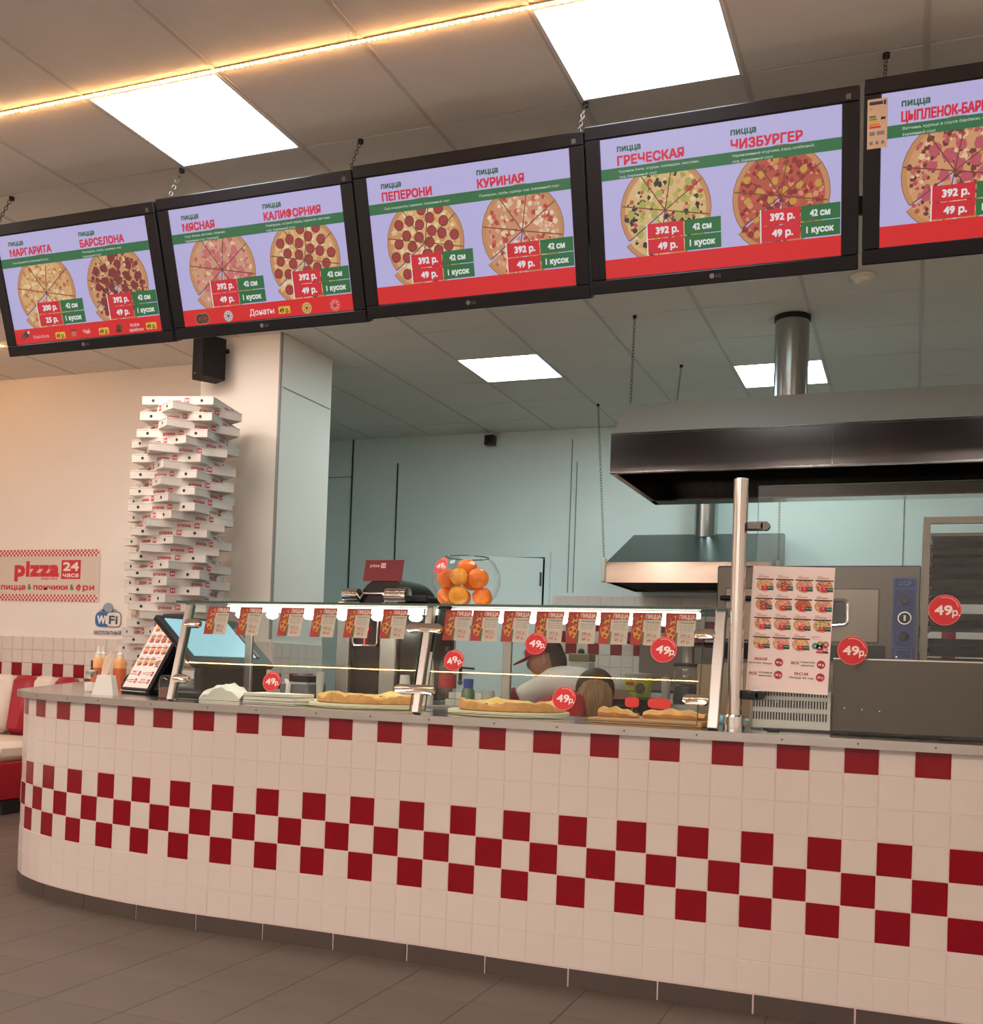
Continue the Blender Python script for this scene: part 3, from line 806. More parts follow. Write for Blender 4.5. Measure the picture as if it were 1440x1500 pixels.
# ================================================================== DISPLAY CASE
cx0, cx1, cxm = -2.790, -.612, -1.695
case = thing('display_case', 'glass display case with slanted front, steel posts and hanging cards, on the counter', 'display case', (cx0, 3.60, CT))
a_up = Vector((0, .105, .40)).normalized()
FM = frame((0, 0, 0), (1, 0, 0), a_up)           # local frame of the slanted front
LT = .415
for nm, x in (('left', 0), ('mid', cxm - cx0), ('right', cx1 - cx0)):
    wdt = .028 if nm != 'right' else .036
    g = G(); g.bb(x - wdt / 2, x + wdt / 2, -.018, .012, 0, LT + .005, .003, FM); g.build('front_post', STEEL, case)
for x in (.02, cxm - cx0 + .16, cx1 - cx0 - .02):
    G().bb(x - .018, x + .018, .495, .515, 0, LT - .014, .003).build('rear_post', STEEL, case)
for x0, x1 in ((.018, cxm - cx0 - .03), (cxm - cx0 + .03, cx1 - cx0 - .055)):
    g = G(); g.bb(x0, x1, 0, .005, .012, LT - .008, 0, FM); g.build('front_pane', GLASS, case)
    ge = G()
    for xx in (x0, x1): ge.bb(xx - .0012, xx + .0012, -.001, .006, .012, LT - .008, 0, FM)
    ge.bb(x0, x1, -.001, .006, .0105, .012, 0, FM); ge.build('pane_edge', GLASSE, case)
g = G(); g.bb(-.05, cxm - cx0 + .01, .07, .52, .402, .410); g.build('top_pane', GLASS, case)
g = G(); g.bb(cxm - cx0 + .014, cx1 - cx0 + .02, .07, .52, .402, .410); g.build('top_pane', GLASS, case)
g = G()
for yy in (.07, .52): g.bb(-.05, cx1 - cx0 + .02, yy - .001, yy + .001, .4015, .4105)
g.build('top_pane_edge', GLASSE, case)
def stadium(gg, x0, x1, z, h, y0=-.022, y1=-.002):
    pts = [(x1 - h / 2 + h / 2 * math.cos(-PI / 2 + PI * i / 8), z + h / 2 * math.sin(-PI / 2 + PI * i / 8)) for i in range(9)] + \
          [(x0 + h / 2 + h / 2 * math.cos(PI / 2 + PI * i / 8), z + h / 2 * math.sin(PI / 2 + PI * i / 8)) for i in range(9)]
    n = len(pts)
    vs = [FM @ Vector((x, y0, zz)) for x, zz in pts] + [FM @ Vector((x, y1, zz)) for x, zz in pts] + [FM @ Vector(((x0 + x1) / 2, y0 - .004, z))]
    fs = [(i, (i + 1) % n, 2 * n) for i in range(n)] + [(i + n, (i + 1) % n + n, (i + 1) % n, i) for i in range(n)] + [tuple(range(n, 2 * n))]
    gg.add(vs, fs)
xm = cxm - cx0; xr = cx1 - cx0
for x0, x1, z in ((.0, .075, .325), (.0, .075, .09), (xm - .085, xm + .06, .325), (xm - .095, xm + .065, .088), (xr - .085, xr - .012, .325), (xr - .105, xr - .018, .095)):
    g = G(); stadium(g, x0, x1, z, .036, .006, .020) if False else stadium(g, x0, x1, z, .034)
    g.build('glass_clamp', CHROME, case, None, True)
g = G(); g.bb(.13, xm - .02, .165, .215, .375, .400, .004); g.build('light_bar', M_BAR, case)
g = G(); g.bb(xm + .05, xr - .09, .165, .215, .375, .400, .004); g.build('light_bar', M_BAR, case)
LBX = (-2.598, -2.449, -2.273, -2.12, -1.965, -1.800)
RBX = (-1.448, -1.321, -1.199, -1.07, -.948, -.827)
for x in LBX:
    G().ball((x - cx0, .185, .362), .015, 12, 8, (1.9, .8, 1)).build('bulb', M_SPOT, case, None, True)
for x in RBX:
    G().ball((x - cx0, .185, .362), .013, 12, 8, (1.1, .8, 1.1)).build('bulb', M_SPOT, case, None, True)
# price cards hung behind the front glass
def card_canvas(seed):
    r = random.Random(seed); c = Canvas()
    w_, h_ = .105, .118
    c.rect(0, w_, -h_, 0, rgb(226, 206, 190), 0)
    c.rect(0, .040, -h_, 0, rgb(188, 44, 34), 1); c.rect(.04, w_, -.026, 0, rgb(206, 52, 40), 1)
    c.rect(.038, .046, -h_, -.07, rgb(96, 120, 70), 1)
    c.poly([(.004, -.03), (.036, -.006), (.034, -.055)], rgb(236, 170, 74), 2)
    for x, z, rr in ((.012, -.03, .008), (.026, -.022, .008), (.028, -.042, .007)): c.disc(x, z, rr, rgb(160, 60, 34), 3, 8)
    c.poly([(.004, -.062), (.024, -.05), (.040, -.07), (.03, -.1), (.012, -.09)], rgb(236, 160, 64), 2)
    for x, z, rr in ((.014, -.066, .007), (.03, -.072, .007), (.022, -.088, .006)): c.disc(x, z, rr, rgb(170, 56, 34), 3, 8)
    c.text('ПИЦЦА', .048, -.021, .015, rgb(244, 222, 206), 2, w=.053, bold=.04)
    nm = r.choice(['Маргарита', 'Барселона', 'Мясная', 'Пеперони', 'Куриная', 'Греческая', 'Чизбургер'])
    c.text(nm, .05, -.038, .008, rgb(70, 40, 36), 2, w=.05)
    for q in range(3): c.text('сыр, соус, томаты', .05, -.047 - q * .008, .004, rgb(90, 60, 54), 2, w=.05 - .008 * r.random())
    c.text('392 р.', .056, -.087, .011, rgb(206, 60, 50), 2, w=.036, bold=.01); c.rect(.05, .1, -.0925, -.0915, rgb(170, 110, 100), 2)
    c.text('49 р.', .058, -.107, .011, rgb(206, 60, 50), 2, w=.032, bold=.01)
    return c
cmeshes = []
lefts_px = [-2.707, -2.551, -2.358, -2.208, -2.059, -1.902]
rights_px = [-1.639, -1.528, -1.406, -1.279, -1.158, -1.039, -.922, -.804]
ordn = ['first', 'second', 'third', 'fourth', 'fifth', 'sixth', 'seventh', 'eighth']
first_card = None
def price_card(i, x, side, cnt):
    P = Vector((cx0, 3.60, CT)) + FM @ Vector((x - cx0, .008, LT - .010))
    M = frame(P, (1, rnd.uniform(-.02, .02), 0), a_up + Vector((0, .0, 0)))
    c = card_canvas(i * 7 + (0 if side == 'left' else 50))
    o = c.build('price_card', PRINT, None, M)
    tag(o, f'red and white pizza price card, {ordn[i]} from left in the {side} half of the case', 'price card', 'price cards hanging in the display case')
for i, x in enumerate(lefts_px): price_card(i, x, 'left', 6)
for i, x in enumerate(rights_px): price_card(i, x, 'right', 8)

# round red stickers
def sticker(M, r, label, rot=0.0):
    c = Canvas(); c.disc(0, 0, r, rgb(206, 34, 42), 0, 32); c.ring(0, 0, r * .955, r * .985, rgb(236, 150, 140), .5, 32)
    c.text('49', -.08 * r, -.30 * r, .62 * r, rgb(244, 226, 216), 1, w=1.02 * r, al='c', bold=.035, rot=rot)
    c.text('р.', .46 * r, -.36 * r - rot * .0, .46 * r, rgb(244, 226, 216), 1, w=.44 * r, bold=.03, rot=rot)
    c.ring(0, 0, r * .80, r * .85, rgb(240, 170, 160), 1, 20, .25, 1.9)
    o = c.build('price_sticker', PRINT, None, M)
    return tag(o, label, 'sticker', 'round red price stickers')
def on_case(x, z):
    dz = (z - CT) / a_up.z
    P = Vector((x, 3.60, CT)) + FM @ Vector((0, -.0012, dz)); return frame(P, (1, 0, 0), a_up)
sticker(on_case(-2.336, .982), .040, 'round red 49 sticker low on the left case glass, above the napkins', .12)
sticker(on_case(-1.575, 1.088), .040, 'round red 49 sticker on the case glass right of the slanted middle post', .35)
sticker(on_case(-1.265, 1.158), .041, 'round red 49 sticker on the case glass before the worker in the cap', -.1)
sticker(on_case(-.800, 1.148), .046, 'round red 49 sticker on the case glass at the right end, under the cards', -.15)
sticker(on_case(-1.137, .967), .043, 'round red 49 sticker low on the case glass above the second pizza', 0)
sticker(T((-.186, 3.694, 1.163)), .047, 'round red 49 sticker on the glass screen, below the oven window', 0)
sticker(T((.088, 3.694, 1.298)), .049, 'round red 49 sticker on the glass screen, before the tray rack', 0)

# ================================================================== POLE AND GLASS SCREEN
t = thing('steel_pole', 'tall polished steel pole standing on the counter at the right end of the case', 'pole', (-.553, 3.66, CT))
G().cyl((0, 0, 0), (0, 0, .835), .0245, 28).build('tube', STEELB, t, None, True)
G().lathe([(.03, 0), (.036, 0), (.036, .045), (.031, .05), (.0246, .05)], n=28).build('foot_collar', CHROME, t, None, True)
G().lathe([(.0245, .832), (.0245, .840), (.02, .8425), (.0005, .8425)], n=28).build('end_cap', CHROME, t, None, True)
for z in (.68, .118):
    g = G(); g.box((.052, -.006, z), (.06, .024, .030), .006); g.cyl((.084, -.018, z), (.084, .006, z), .015, 16); g.build('glass_clamp', STEELD if z > .5 else BLACKP, t, None, True)
t = thing('glass_screen', 'tall clear glass screen standing on the counter right of the pole', 'glass screen', (-.50, 3.70, CT))
G().bb(0, 1.9, 0, .006, .004, .822).build('pane', GLASS2, t)
g = G(); g.bb(-.0012, 0, 0, .006, .004, .822); g.bb(0, 1.9, 0, .006, .822, .8232); g.build('pane_edge', GLASSE, t)
for x in (.07, .33, .6, .95): G().bb(x - .02, x + .02, -.006, .012, 0, .006, .001).build('rubber_foot', BLACKP, t)

# poster menu on the glass
def poster(M, W, Hh, name, label, cat='menu sheet'):
    c = Canvas(.0002); r = random.Random(5)
    c.rect(0, W, 0, Hh, rgb(242, 222, 214), 0)
    kinds = ['marg', 'mix', 'ham', 'bbq', 'mix', 'chk', 'meat', 'ham', 'chk', 'ham', 'chk', 'greek', 'greek', 'ham', 'marg', None]
    cw = W / 4.15
    for q in range(16):
        i, j = q % 4, q // 4
        x = W * .05 + i * cw; z = Hh * (.935 - .155 * j)
        if kinds[q]:
            c.text('пицца', x + cw * .1, z - .004, .0034, rgb(80, 90, 70), 3, w=cw * .22)
            c.text(['МАРГАРИТА', 'БАРСЕЛОНА', 'МЯСНАЯ', 'ПЕПЕРОНИ', 'КАЛИФОРНИЯ', 'КУРИНАЯ', 'ЧИЗБУРГЕР', 'ЦЫПЛЕНОК-БАРБЕКЮ', 'ГАВАЙСКАЯ', 'ОХОТНИЧЬЯ', 'СЫРНАЯ', 'ВЕГЕТАРИАНСКАЯ', 'ГРЕЧЕСКАЯ', 'МЕКСИКА', 'ДЕРЕВЕНСКАЯ'][q], x + cw * .1, z - .011, .0045, rgb(190, 40, 70), 3, w=cw * .55, bold=.02)
            # squashed pizza picture
            c2 = Canvas(.0002); c2.pizza(0, 0, 1, kinds[q], 1, .32, False, r)
            sx, sz = cw * .42, Hh * .052; n = len(c.v); ox, oz = x + cw * .45, z - .014 - Hh * .052
            c.v += [(ox + v[0] * sx, v[1], oz + v[2] * sz) for v in c2.v]; c.f += [tuple(a + n for a in f) for f in c2.f]; c.c += c2.c
            c.rect(x, x + cw * .9, z - .019, z - .0145, rgb(70, 60, 40), 5)
            zz = z - .019 - Hh * .082
            c.rect(x + cw * .3, x + cw * .6, zz, zz + Hh * .034, rgb(206, 34, 60), 5); c.rect(x + cw * .6, x + cw * .9, zz, zz + Hh * .034, rgb(24, 80, 50), 5)
            c.text('392', x + cw * .45, zz + .007, .004, WHITE_, 6, al='c'); c.text('42 см', x + cw * .75, zz + .007, .004, WHITE_, 6, al='c', w=cw * .24)
        else:
            c.text('ДОНАТЫ', x, z - .010, .004, rgb(190, 40, 70), 3, w=cw * .4, bold=.02); c.rect(x, x + cw * .6, z - .016, z - .0155, rgb(120, 60, 60), 3)
            for (dx, dz, cc) in ((.18, -.09, rgb(70, 140, 150)), (.42, -.075, rgb(150, 160, 60)), (.7, -.075, rgb(200, 110, 90)), (.66, -.115, rgb(220, 120, 150)), (.4, -.1, rgb(120, 80, 50))):
                c.disc(x + cw * dx, z + Hh * dz, cw * .17, cc, 3, 14); c.disc(x + cw * dx, z + Hh * dz, cw * .05, rgb(232, 204, 192), 4, 8)
            c.rect(x + cw * .25, x + cw * .6, z - Hh * .145, z - Hh * .13, rgb(206, 34, 60), 5); c.rect(x + cw * .6, x + cw * .85, z - Hh * .145, z - Hh * .13, rgb(30, 24, 24), 5)
    R_ = rgb(178, 26, 56); K = rgb(40, 30, 30)
    def line(x, z, a, b1, b2, pr_):
        if b2 is None:
            c.text(a, x + W * .13, z + .004, .008, R_, 3, al='c', w=W * .16, bold=.03); c.text(b1, x + W * .13, z - .008, .0065, K, 3, al='c', w=W * .29, bold=.015)
        else:
            c.text(a, x, z - .003, .0085, R_, 3, w=W * .095, bold=.03); c.text(b1, x + W * .115, z + .003, .006, K, 3, w=W * .17, bold=.015); c.text(b2, x + W * .125, z - .008, .006, K, 3, w=W * .15, bold=.015)
        c.disc(x + W * .36, z, W * .052, R_, 3, 20); c.text(pr_, x + W * .36, z - .004, .0075, WHITE_, 4, al='c', w=W * .07, bold=.02)
    line(W * .03, Hh * .235, 'ЛЮБОЙ', 'кусочек пиццы', None, '49 р'); line(W * .54, Hh * .235, 'ВСЕ', 'горячие', 'напитки', '49 р')
    line(W * .03, Hh * .135, 'ВСЕ', 'холодные', 'напитки', '49 р'); line(W * .54, Hh * .135, 'ВСЯ', 'пицца 42 см', None, '399 р')
    o = c.build(name, PRINT, None, M)
    return tag(o, label, cat)
M = frame((-.523, 3.696, 1.022), (1, 0, -.03), (0.005, 0, 1))
poster(M, .264, .418, 'menu_poster', 'pink white poster of sixteen small pizzas on the glass screen right of the pole')

# ================================================================== THINGS ON THE COUNTER, LEFT END
def lay(name, label, cat, loc, rz=0, group=None): return thing(name, label, cat, loc, rz, group)
t = lay('sugar_dispenser', 'glass sugar dispenser with a metal spout, at the left end of the counter', 'sugar dispenser', (-3.60, 4.05, CT))
G().lathe([(.0005, .002), (.028, .002), (.032, .01), (.031, .045), (.026, .075), (.024, .082)], n=20).build('jar', GLASS, t, None, True)
G().lathe([(.0005, .004), (.0275, .004), (.029, .01), (.0285, .04), (.0005, .046)], n=20).build('sugar', PAPER, t, None, True)
G().lathe([(.0005, .082), (.027, .082), (.028, .098), (.02, .103), (.0005, .104)], n=20).build('lid', STEEL, t, None, True)
G().tube([(0, 0, .07), (0, 0, .125), (.003, -.004, .148)], .005, 8).build('spout', STEELD, t, None, True)
t = lay('napkin_holder', 'white tapered plastic holder on the counter before the leaning menu board', 'holder', (-3.30, 3.80, CT), .25)
g = G(); g.add([(-.05, -.025, 0), (.05, -.025, 0), (.05, .03, 0), (-.05, .03, 0), (-.028, -.018, .088), (.034, -.018, .088), (.034, .024, .088), (-.028, .024, .088)], [(3, 2, 1, 0), (0, 1, 5, 4), (1, 2, 6, 5), (2, 3, 7, 6), (3, 0, 4, 7), (4, 5, 6, 7)])
g.build('holder_body', WHITEP, t)
for k in range(5):
    G().tube([(-.02 + .004 * k, .0, .06), (-.012 + .008 * k, .002, .13), (.0 + .009 * k, .004, .17 + .01 * (k % 3))], .0045, 6).build('wrapped_straw', mat('straw_paper', rgb(232, 206, 186), .7), t)
t = lay('card_terminal', 'black card terminal on the counter behind the white holder', 'card terminal', (-3.57, 4.32, CT), .4)
g = G(); g.lathe([(.055, 0), (.06, .02), (.055, .06), (.035, .085), (.0005, .09)], n=20); g.build('hood_cover', BLACKP, t, None, True)
G().bb(-.04, .04, -.09, -.03, 0, .045, .008).build('terminal_body', BLACKP, t)
# squeeze bottles
for k, (x, y) in enumerate(((-4.33, 4.92), (-4.26, 5.02), (-4.40, 5.04))):
    t = lay('squeeze_bottle', ['cream squeeze bottle with orange contents behind the menu board, nearest', 'cream squeeze bottle behind the menu board, at the right', 'cream squeeze bottle behind the menu board, at the back left'][k], 'bottle', (x, y, CT), 0, 'squeeze bottles near the pizza boxes')
    G().lathe([(.0005, 0), (.034, 0), (.036, .01), (.036, .12), (.03, .15), (.016, .165)], n=18).build('bottle_body', mat('sauce_bottle', rgb(226, 160, 96), .4), t, None, True)
    G().lathe([(.036, .0), (.0362, .06), (.0362, .1), (.0361, .101)], n=18).build('label_band', mat('bottle_label', rgb(196, 90, 50), .5), t, None, True)
    G().lathe([(.018, .163), (.018, .185), (.008, .19), (.004, .225), (.0005, .226)], n=14).build('cap', WHITEP, t, None, True)

# customer menu board leaning on the back of the till
B0 = Vector((-3.468, 4.10, CT + .012)); ux = Vector((.9125, -.4092, 0)); nb = Vector((.4092, .9125, 0))
la = math.radians(28); uz = nb * math.sin(la) + Vector((0, 0, 1)) * math.cos(la)
Mb = frame(B0, ux, uz)
t = thing('till_terminal', 'black cash till whose slanted back carries a menu sheet, left of the case', 'till', M=T(B0))
Mloc = T(-B0) @ Mb
G().bb(-.004, .262, .002, .024, -.006, .425, .004, Mloc).build('rear_cover', BLACKP, t)
g = G(); g.bb(.0, .25, .03, .26, -.0, .0)
g = G(); g.bb(.0, .26, .0, .30, 0, .03, .006); g.bb(.08, .18, .12, .2, .02, .22, .01)
g.build('till_base', BLACKP, t, frame((0, 0, -.012), ux, (0, 0, 1)))
poster(Mb @ T((0.0, -.0012, .0)), .244, .40, 'menu_sheet', 'small sheet of sixteen pizzas on the slanted back of the till')
# the staff screen, leaning back towards the menu board
A0 = Vector((-2.878, 3.86, 1.075))
sc = thing('till_screen', 'cash till screen glowing pale blue, seen through the left case glass', 'screen', M=T(A0))
uxs = Vector((.042, .40, 0)).normalized(); nbs = Vector((-uxs.y, uxs.x, 0)); ls = math.radians(49)
uzs = nbs * math.sin(ls) + Vector((0, 0, 1)) * math.cos(ls)
Ms = frame((0, 0, 0), uxs, uzs)
G().bb(-.03, .50, .004, .034, -.05, .27, .006, Ms).build('screen_housing', BLACKP, sc)
lit = mat('blue_screen', rgb(40, 50, 54), .3, emis=rgb(165, 218, 228), estr=.85)
G().bb(.0, .402, -.001, .004, .0, .24, 0, Ms).build('display', lit, sc)
G().bb(.415, .43, -.004, .004, -.0, .20, .001, Ms).build('card_slot', GREYP, sc)
g = G(); g.bb(-.18, .02, .05, .45, -.186, -.16, .006); g.bb(-.10, -.03, .15, .32, -.17, .05, .01); g.bb(-.02, .03, .02, .52, -.16, -.03, .01)
g.build('screen_stand', BLACKP, sc)

# glass jar behind the left post
t = lay('glass_jar', 'round glass jar with a brown base behind the left case post', 'jar', (-2.952, 3.78, CT))
G().lathe([(.0005, .003), (.036, .003), (.036, .05), (.036, .075), (.03, .095), (.016, .10)], n=20).build('jar_body', GLASS, t, None, True)
G().lathe([(.0005, .004), (.034, .004), (.034, .045), (.0005, .047)], n=20).build('jar_contents', mat('coffee_brown', rgb(110, 62, 46), .5), t, None, True)

# ================================================================== INSIDE THE CASE
def napkins(x0, x1, y0, y1, z0, n, dz, name, label):
    t = thing(name, label, 'napkins', ((x0 + x1) / 2, (y0 + y1) / 2, z0))
    for k in range(n):
        g = G(); a = rnd.uniform(-.02, .02)
        g.box((0, 0, dz * (k + .5)), (x1 - x0, y1 - y0, dz * .86), .0015, Rz(a)); g.build('napkin_bundle', PAPER, t)
    return t
napkins(-2.51, -2.27, 3.69, 3.84, CT, 3, .0155, 'napkin_stack', 'low stack of white napkins in the left half of the case')
t = thing('wrapping_paper', 'crumpled white wrapping paper beside the napkins in the case', 'paper', (-2.66, 3.80, CT))
g = G(); N = 9
vs = [(-.10 + .2 * i / N, -.06 + .12 * j / 4, .02 + .055 * math.exp(-((i - 4.5) / 4) ** 2) * (.7 + .5 * rnd.random()) - (.02 if j in (0, 4) else 0)) for i in range(N + 1) for j in range(5)]
vs += [(v[0], v[1], 0) for v in vs]
fs = [(i * 5 + j, (i + 1) * 5 + j, (i + 1) * 5 + j + 1, i * 5 + j + 1) for i in range(N) for j in range(4)]
nn = (N + 1) * 5
fs += [tuple(a + nn for a in f[::-1]) for f in fs]
fs += [(i * 5, i * 5 + nn, (i + 1) * 5 + nn, (i + 1) * 5) for i in range(N)] + [((i + 1) * 5 + 4, (i + 1) * 5 + 4 + nn, i * 5 + 4 + nn, i * 5 + 4) for i in range(N)]
g.add(vs, fs); g.build('paper_sheet', PAPER, t)
def pizza_obj(cx, cy, z, r, label, board, wedge=None, seed=1, sy=1.0):
    t = thing('pizza', label, 'pizza', (cx, cy, z)); rr_ = random.Random(seed)
    n = 56; rings = [0, .3, .55, .75, .86, .93, .985, 1.0, .99, .96]
    hz = [.018, .019, .017, .02, .022, .034, .030, .018, .006, .001]
    def bumpy(a, k): return 1 + .018 * math.sin(a * 5 + seed) + .012 * math.sin(a * 11 + seed * 2)
    vs = [(0, 0, hz[0])]; fs = []
    for k in range(1, len(rings)):
        for i in range(n):
            a = 2 * PI * i / n; q = r * rings[k] * bumpy(a, k)
            z_ = hz[k] + (rr_.uniform(-.004, .006) if 0 < k < 7 else 0)
            if 4 < k < 7: z_ += .006 * math.sin(a * 4 + seed) + .004 * math.sin(a * 9)
            vs.append((q * math.cos(a), q * math.sin(a) * sy, max(.001, z_)))
    for i in range(n): fs.append((0, 1 + i, 1 + (i + 1) % n))
    for k in range(len(rings) - 2):
        for i in range(n):
            a = 1 + k * n + i; b = 1 + k * n + (i + 1) % n; fs.append((a, a + n, b + n, b))
    last = 1 + (len(rings) - 2) * n; fs.append(tuple(last + i for i in range(n))[::-1])
    g = G(); g.add(vs, fs)
    g.mi = [1 if max(f) < 1 + 5 * n else 0 for f in g.f]
    g.build('crust', [DOUGH, CHEESE], t, None, True)
    for q in range(26):
        a = rr_.random() * 6.28; d = r * .8 * math.sqrt(rr_.random())
        G().ball((d * math.cos(a), d * math.sin(a) * sy, .024), rr_.uniform(.008, .018), 8, 5, (1.2, 1, .45)).build('topping', mat('top', random.choice([rgb(190, 80, 50), rgb(232, 190, 110), rgb(214, 150, 80)]), .6) if q < 3 else bpy.data.materials[['top', 'top.001', 'top.002'][q % 3]], t, None, True)
    return t
def board_disc(name, label, cx, cy, r, z, h, mt):
    o = G().lathe([(.001, 0), (r - .006, 0), (r, .004), (r, h - .003), (r - .003, h), (r - .012, h - .002), (.001, h - .002)], n=48).build(name, mt, None, T((cx, cy, z)), True)
    return tag(o, label, 'board')
CREAM = mat('cream_board', rgb(226, 214, 180), .5)
board_disc('serving_board', 'round cream serving board under the left pizza in the case', -2.06, 3.90, .235, CT, .020, CREAM)
pizza_obj(-2.05, 3.90, CT + .0185, .205, 'baked pizza with a puffed crust on the left cream board', None, seed=2)
board_disc('serving_board', 'round cream serving board under the middle pizza, right of the slanted post', -1.43, 3.86, .232, CT, .020, CREAM)
pizza_obj(-1.42, 3.86, CT + .0185, .205, 'baked pizza with a golden crust on the middle cream board', None, seed=5)
o = G().bb(-1.06, -.66, 3.66, 3.98, CT, CT + .018, .003).build('cutting_board', WOOD); tag(o, 'wooden cutting board under the pizza pieces at the right end of the case', 'board')
for k, (x0, ang, L, lab) in enumerate(((-1.045, .1, .14, 'pale folded pizza piece at the left of the wooden cutting board'), (-.895, 0, .22, 'browned pizza piece at the right of the wooden cutting board'))):
    t = thing('pizza_piece', lab, 'pizza', (x0, 3.74 + .06 * k, CT + .0185), ang)
    n = 14; vs = []; 
    for i in range(n + 1):
        u = i / n; h_ = (.022 + .012 * math.sin(u * PI) + .004 * math.sin(u * 19)) * (1.25 - .6 * u if k == 0 else 1.0)
        wd = .09 * (1 - .3 * u)
        for (yy, zz) in ((-.0, 0), (-.012, h_ * .5), (0, h_), (wd * .5, h_ * 1.05), (wd, h_ * .8), (wd, 0)): vs.append((u * L, yy, zz))
    fs = [(i * 6 + j, i * 6 + (j + 1) % 6, (i + 1) * 6 + (j + 1) % 6, (i + 1) * 6 + j) for i in range(n) for j in range(6)] + [tuple(range(6))[::-1], tuple(n * 6 + j for j in range(6))]
    g = G(); g.add(vs, fs); g.mi = [1 if (i % 6) in (2, 3) and i < n * 6 else 0 for i in range(len(g.f))]
    g.build('crust', [DOUGH, CHEESE], t, None, True)
REDTAG = mat('red_tag', rgb(230, 36, 30), .5)
for x, sx, lab in ((-.945, .026, 'small round red price flag stuck in the left pizza piece'), (-.845, .042, 'wide rounded red price flag stuck in the right pizza piece')):
    t = thing('price_flag', lab, 'price flag', (x, 3.83, CT + .05))
    G().box((0, 0, .022), (sx * 2, .002, .036), .012 if False else 0).build('stem_card', REDTAG, t) if False else None
    c = G(); pts = [(sx * math.copysign(abs(math.cos(a)) ** .6, math.cos(a)), .022 + .019 * math.copysign(abs(math.sin(a)) ** .6, math.sin(a))) for a in [2 * PI * i / 20 for i in range(20)]]
    nn = len(pts); c.add([(p[0], -.001, p[1]) for p in pts] + [(p[0], .001, p[1]) for p in pts], [tuple(range(nn)), tuple(range(nn, 2 * nn))[::-1]] + [(i, i + nn, (i + 1) % nn + nn, (i + 1) % nn) for i in range(nn)])
    c.build('flag', REDTAG, t)
    G().cyl((0, .002, -.025), (0, .002, .02), .0015, 6).build('pick', WOOD, t)
t = thing('spatula', 'pale blue plastic spatula lying behind the pizza pieces by the right case post', 'spatula', (-.70, 4.02, CT))
g = G(); g.box((0, 0, .018), (.12, .03, .034), .012); g.box((.10, 0, .02), (.10, .018, .012), .004); g.build('blade', mat('sky_plastic', rgb(130, 196, 216), .4), t, None, True)
G().cyl((-.045, -.016, .02), (-.045, .016, .02), .006, 10).build('hole_rim', BLACKP, t)

# bowl of oranges on the case
zt = CT + .4105
t = thing('glass_bowl', 'round glass bowl full of oranges, on top of the display case', 'bowl', (-1.625, 3.86, zt))
prof = [(.0005, .003), (.06, .0), (.085, .008), (.118, .045), (.134, .09), (.130, .135), (.108, .175), (.085, .192)]
prof = [(r, z) for r, z in prof]
G().lathe(prof, n=40).build('bowl_glass', glass_mat('bowl_glass', (.985, .99, .985), .03), t, None, True)
G().tube([(.085 * math.cos(2 * PI * i / 32), .085 * math.sin(2 * PI * i / 32), .192) for i in range(32)], .0022, 6, True).build('bowl_rim', GLASSE, t, None, True)
spots = [(0, -.072, .041, 1, .038), (-.074, -.016, .041, 0, .038), (.074, -.016, .041, 0, .038), (-.045, .066, .041, 0, .038), (.045, .066, .041, 1, .038),
         (-.064, -.042, .108, 0, .040), (.066, -.040, .108, 0, .041), (.000, -.074, .112, 1, .035), (.0, .058, .108, 0, .041), (.004, -.004, .150, 0, .040)]
olab = ['yellow one at the bottom front', 'bottom row at the left', 'bottom row at the right', 'bottom row back left', 'bottom row back right', 'upper row at the left, under the sticker', 'upper row at the right', 'bright yellow one at the upper front', 'back of the upper row', 'topmost of all']
for k, (x, y, z, c_, r) in enumerate(spots):
    o = thing('orange', 'orange in the glass bowl, ' + olab[k], 'orange', (-1.625 + x, 3.86 + y, zt + z), rnd.random() * 6, 'oranges in the glass bowl')
    G().ball((0, 0, 0), r, 20, 12, (1, 1, .95), lambda d: 1 - .04 * max(0, d.z - .93) * 14).build('peel', ORANGE2 if c_ else ORANGE, o, None, True)
    G().cyl((0, 0, r * .90), (0, 0, r * .955), .003, 6).build('stem_scar', mat('green_scar', rgb(90, 80, 40), .8) if k == 0 else bpy.data.materials['green_scar'], o)
P = Vector((-1.685, 3.75, zt + .150)); sticker(frame(P, (1, -.45, 0), (.25, .35, 1)), .036, 'round red 49 sticker at the upper left of the orange bowl', .1)

# ================================================================== PREP UNIT RIGHT
t = thing('prep_unit', 'low brown steel refrigerated unit with vent slots, behind the glass screen', 'refrigerated unit', (-.52, 3.78, CT))
G().bb(0.27, 1.9, 0, .34, .006, .250, .004).build('steel_panel', mat('bronze_steel', rgb(78, 68, 60), .28, 1.0, noise=.08, nscale=2), t)
G().bb(0, .268, .004, .30, .006, .135, .003).build('vent_panel', STEEL, t)
g = G()
for row in (0, 1):
    for k in range(26):
        x = .012 + k * .0095; g.bb(x, x + .0045, .0, .005, .036 + row * .042, .062 + row * .042)
for k in range(26): g.bb(.012 + k * .0095, .0165 + k * .0095, 0, .005, .117, .130)
g.build('vent_slots', BLACKM, t)['kind'] = 'stuff'
G().bb(.27, 1.9, -.001, .006, .247, .253, .001).build('top_edge', STEELB, t)
for k in range(7): G().cyl((.09 + .055 * k, -.001, .098 - .003 * k), (.09 + .055 * k, .006, .098 - .003 * k), .0022, 8).build('screw', CHROME, t)
g = G()
for x in (.05, .9, 1.7):
    for y in (.04, .28): g.cyl((x, y, 0), (x, y, .007), .015, 10)
g.build('foot', BLACKP, t)

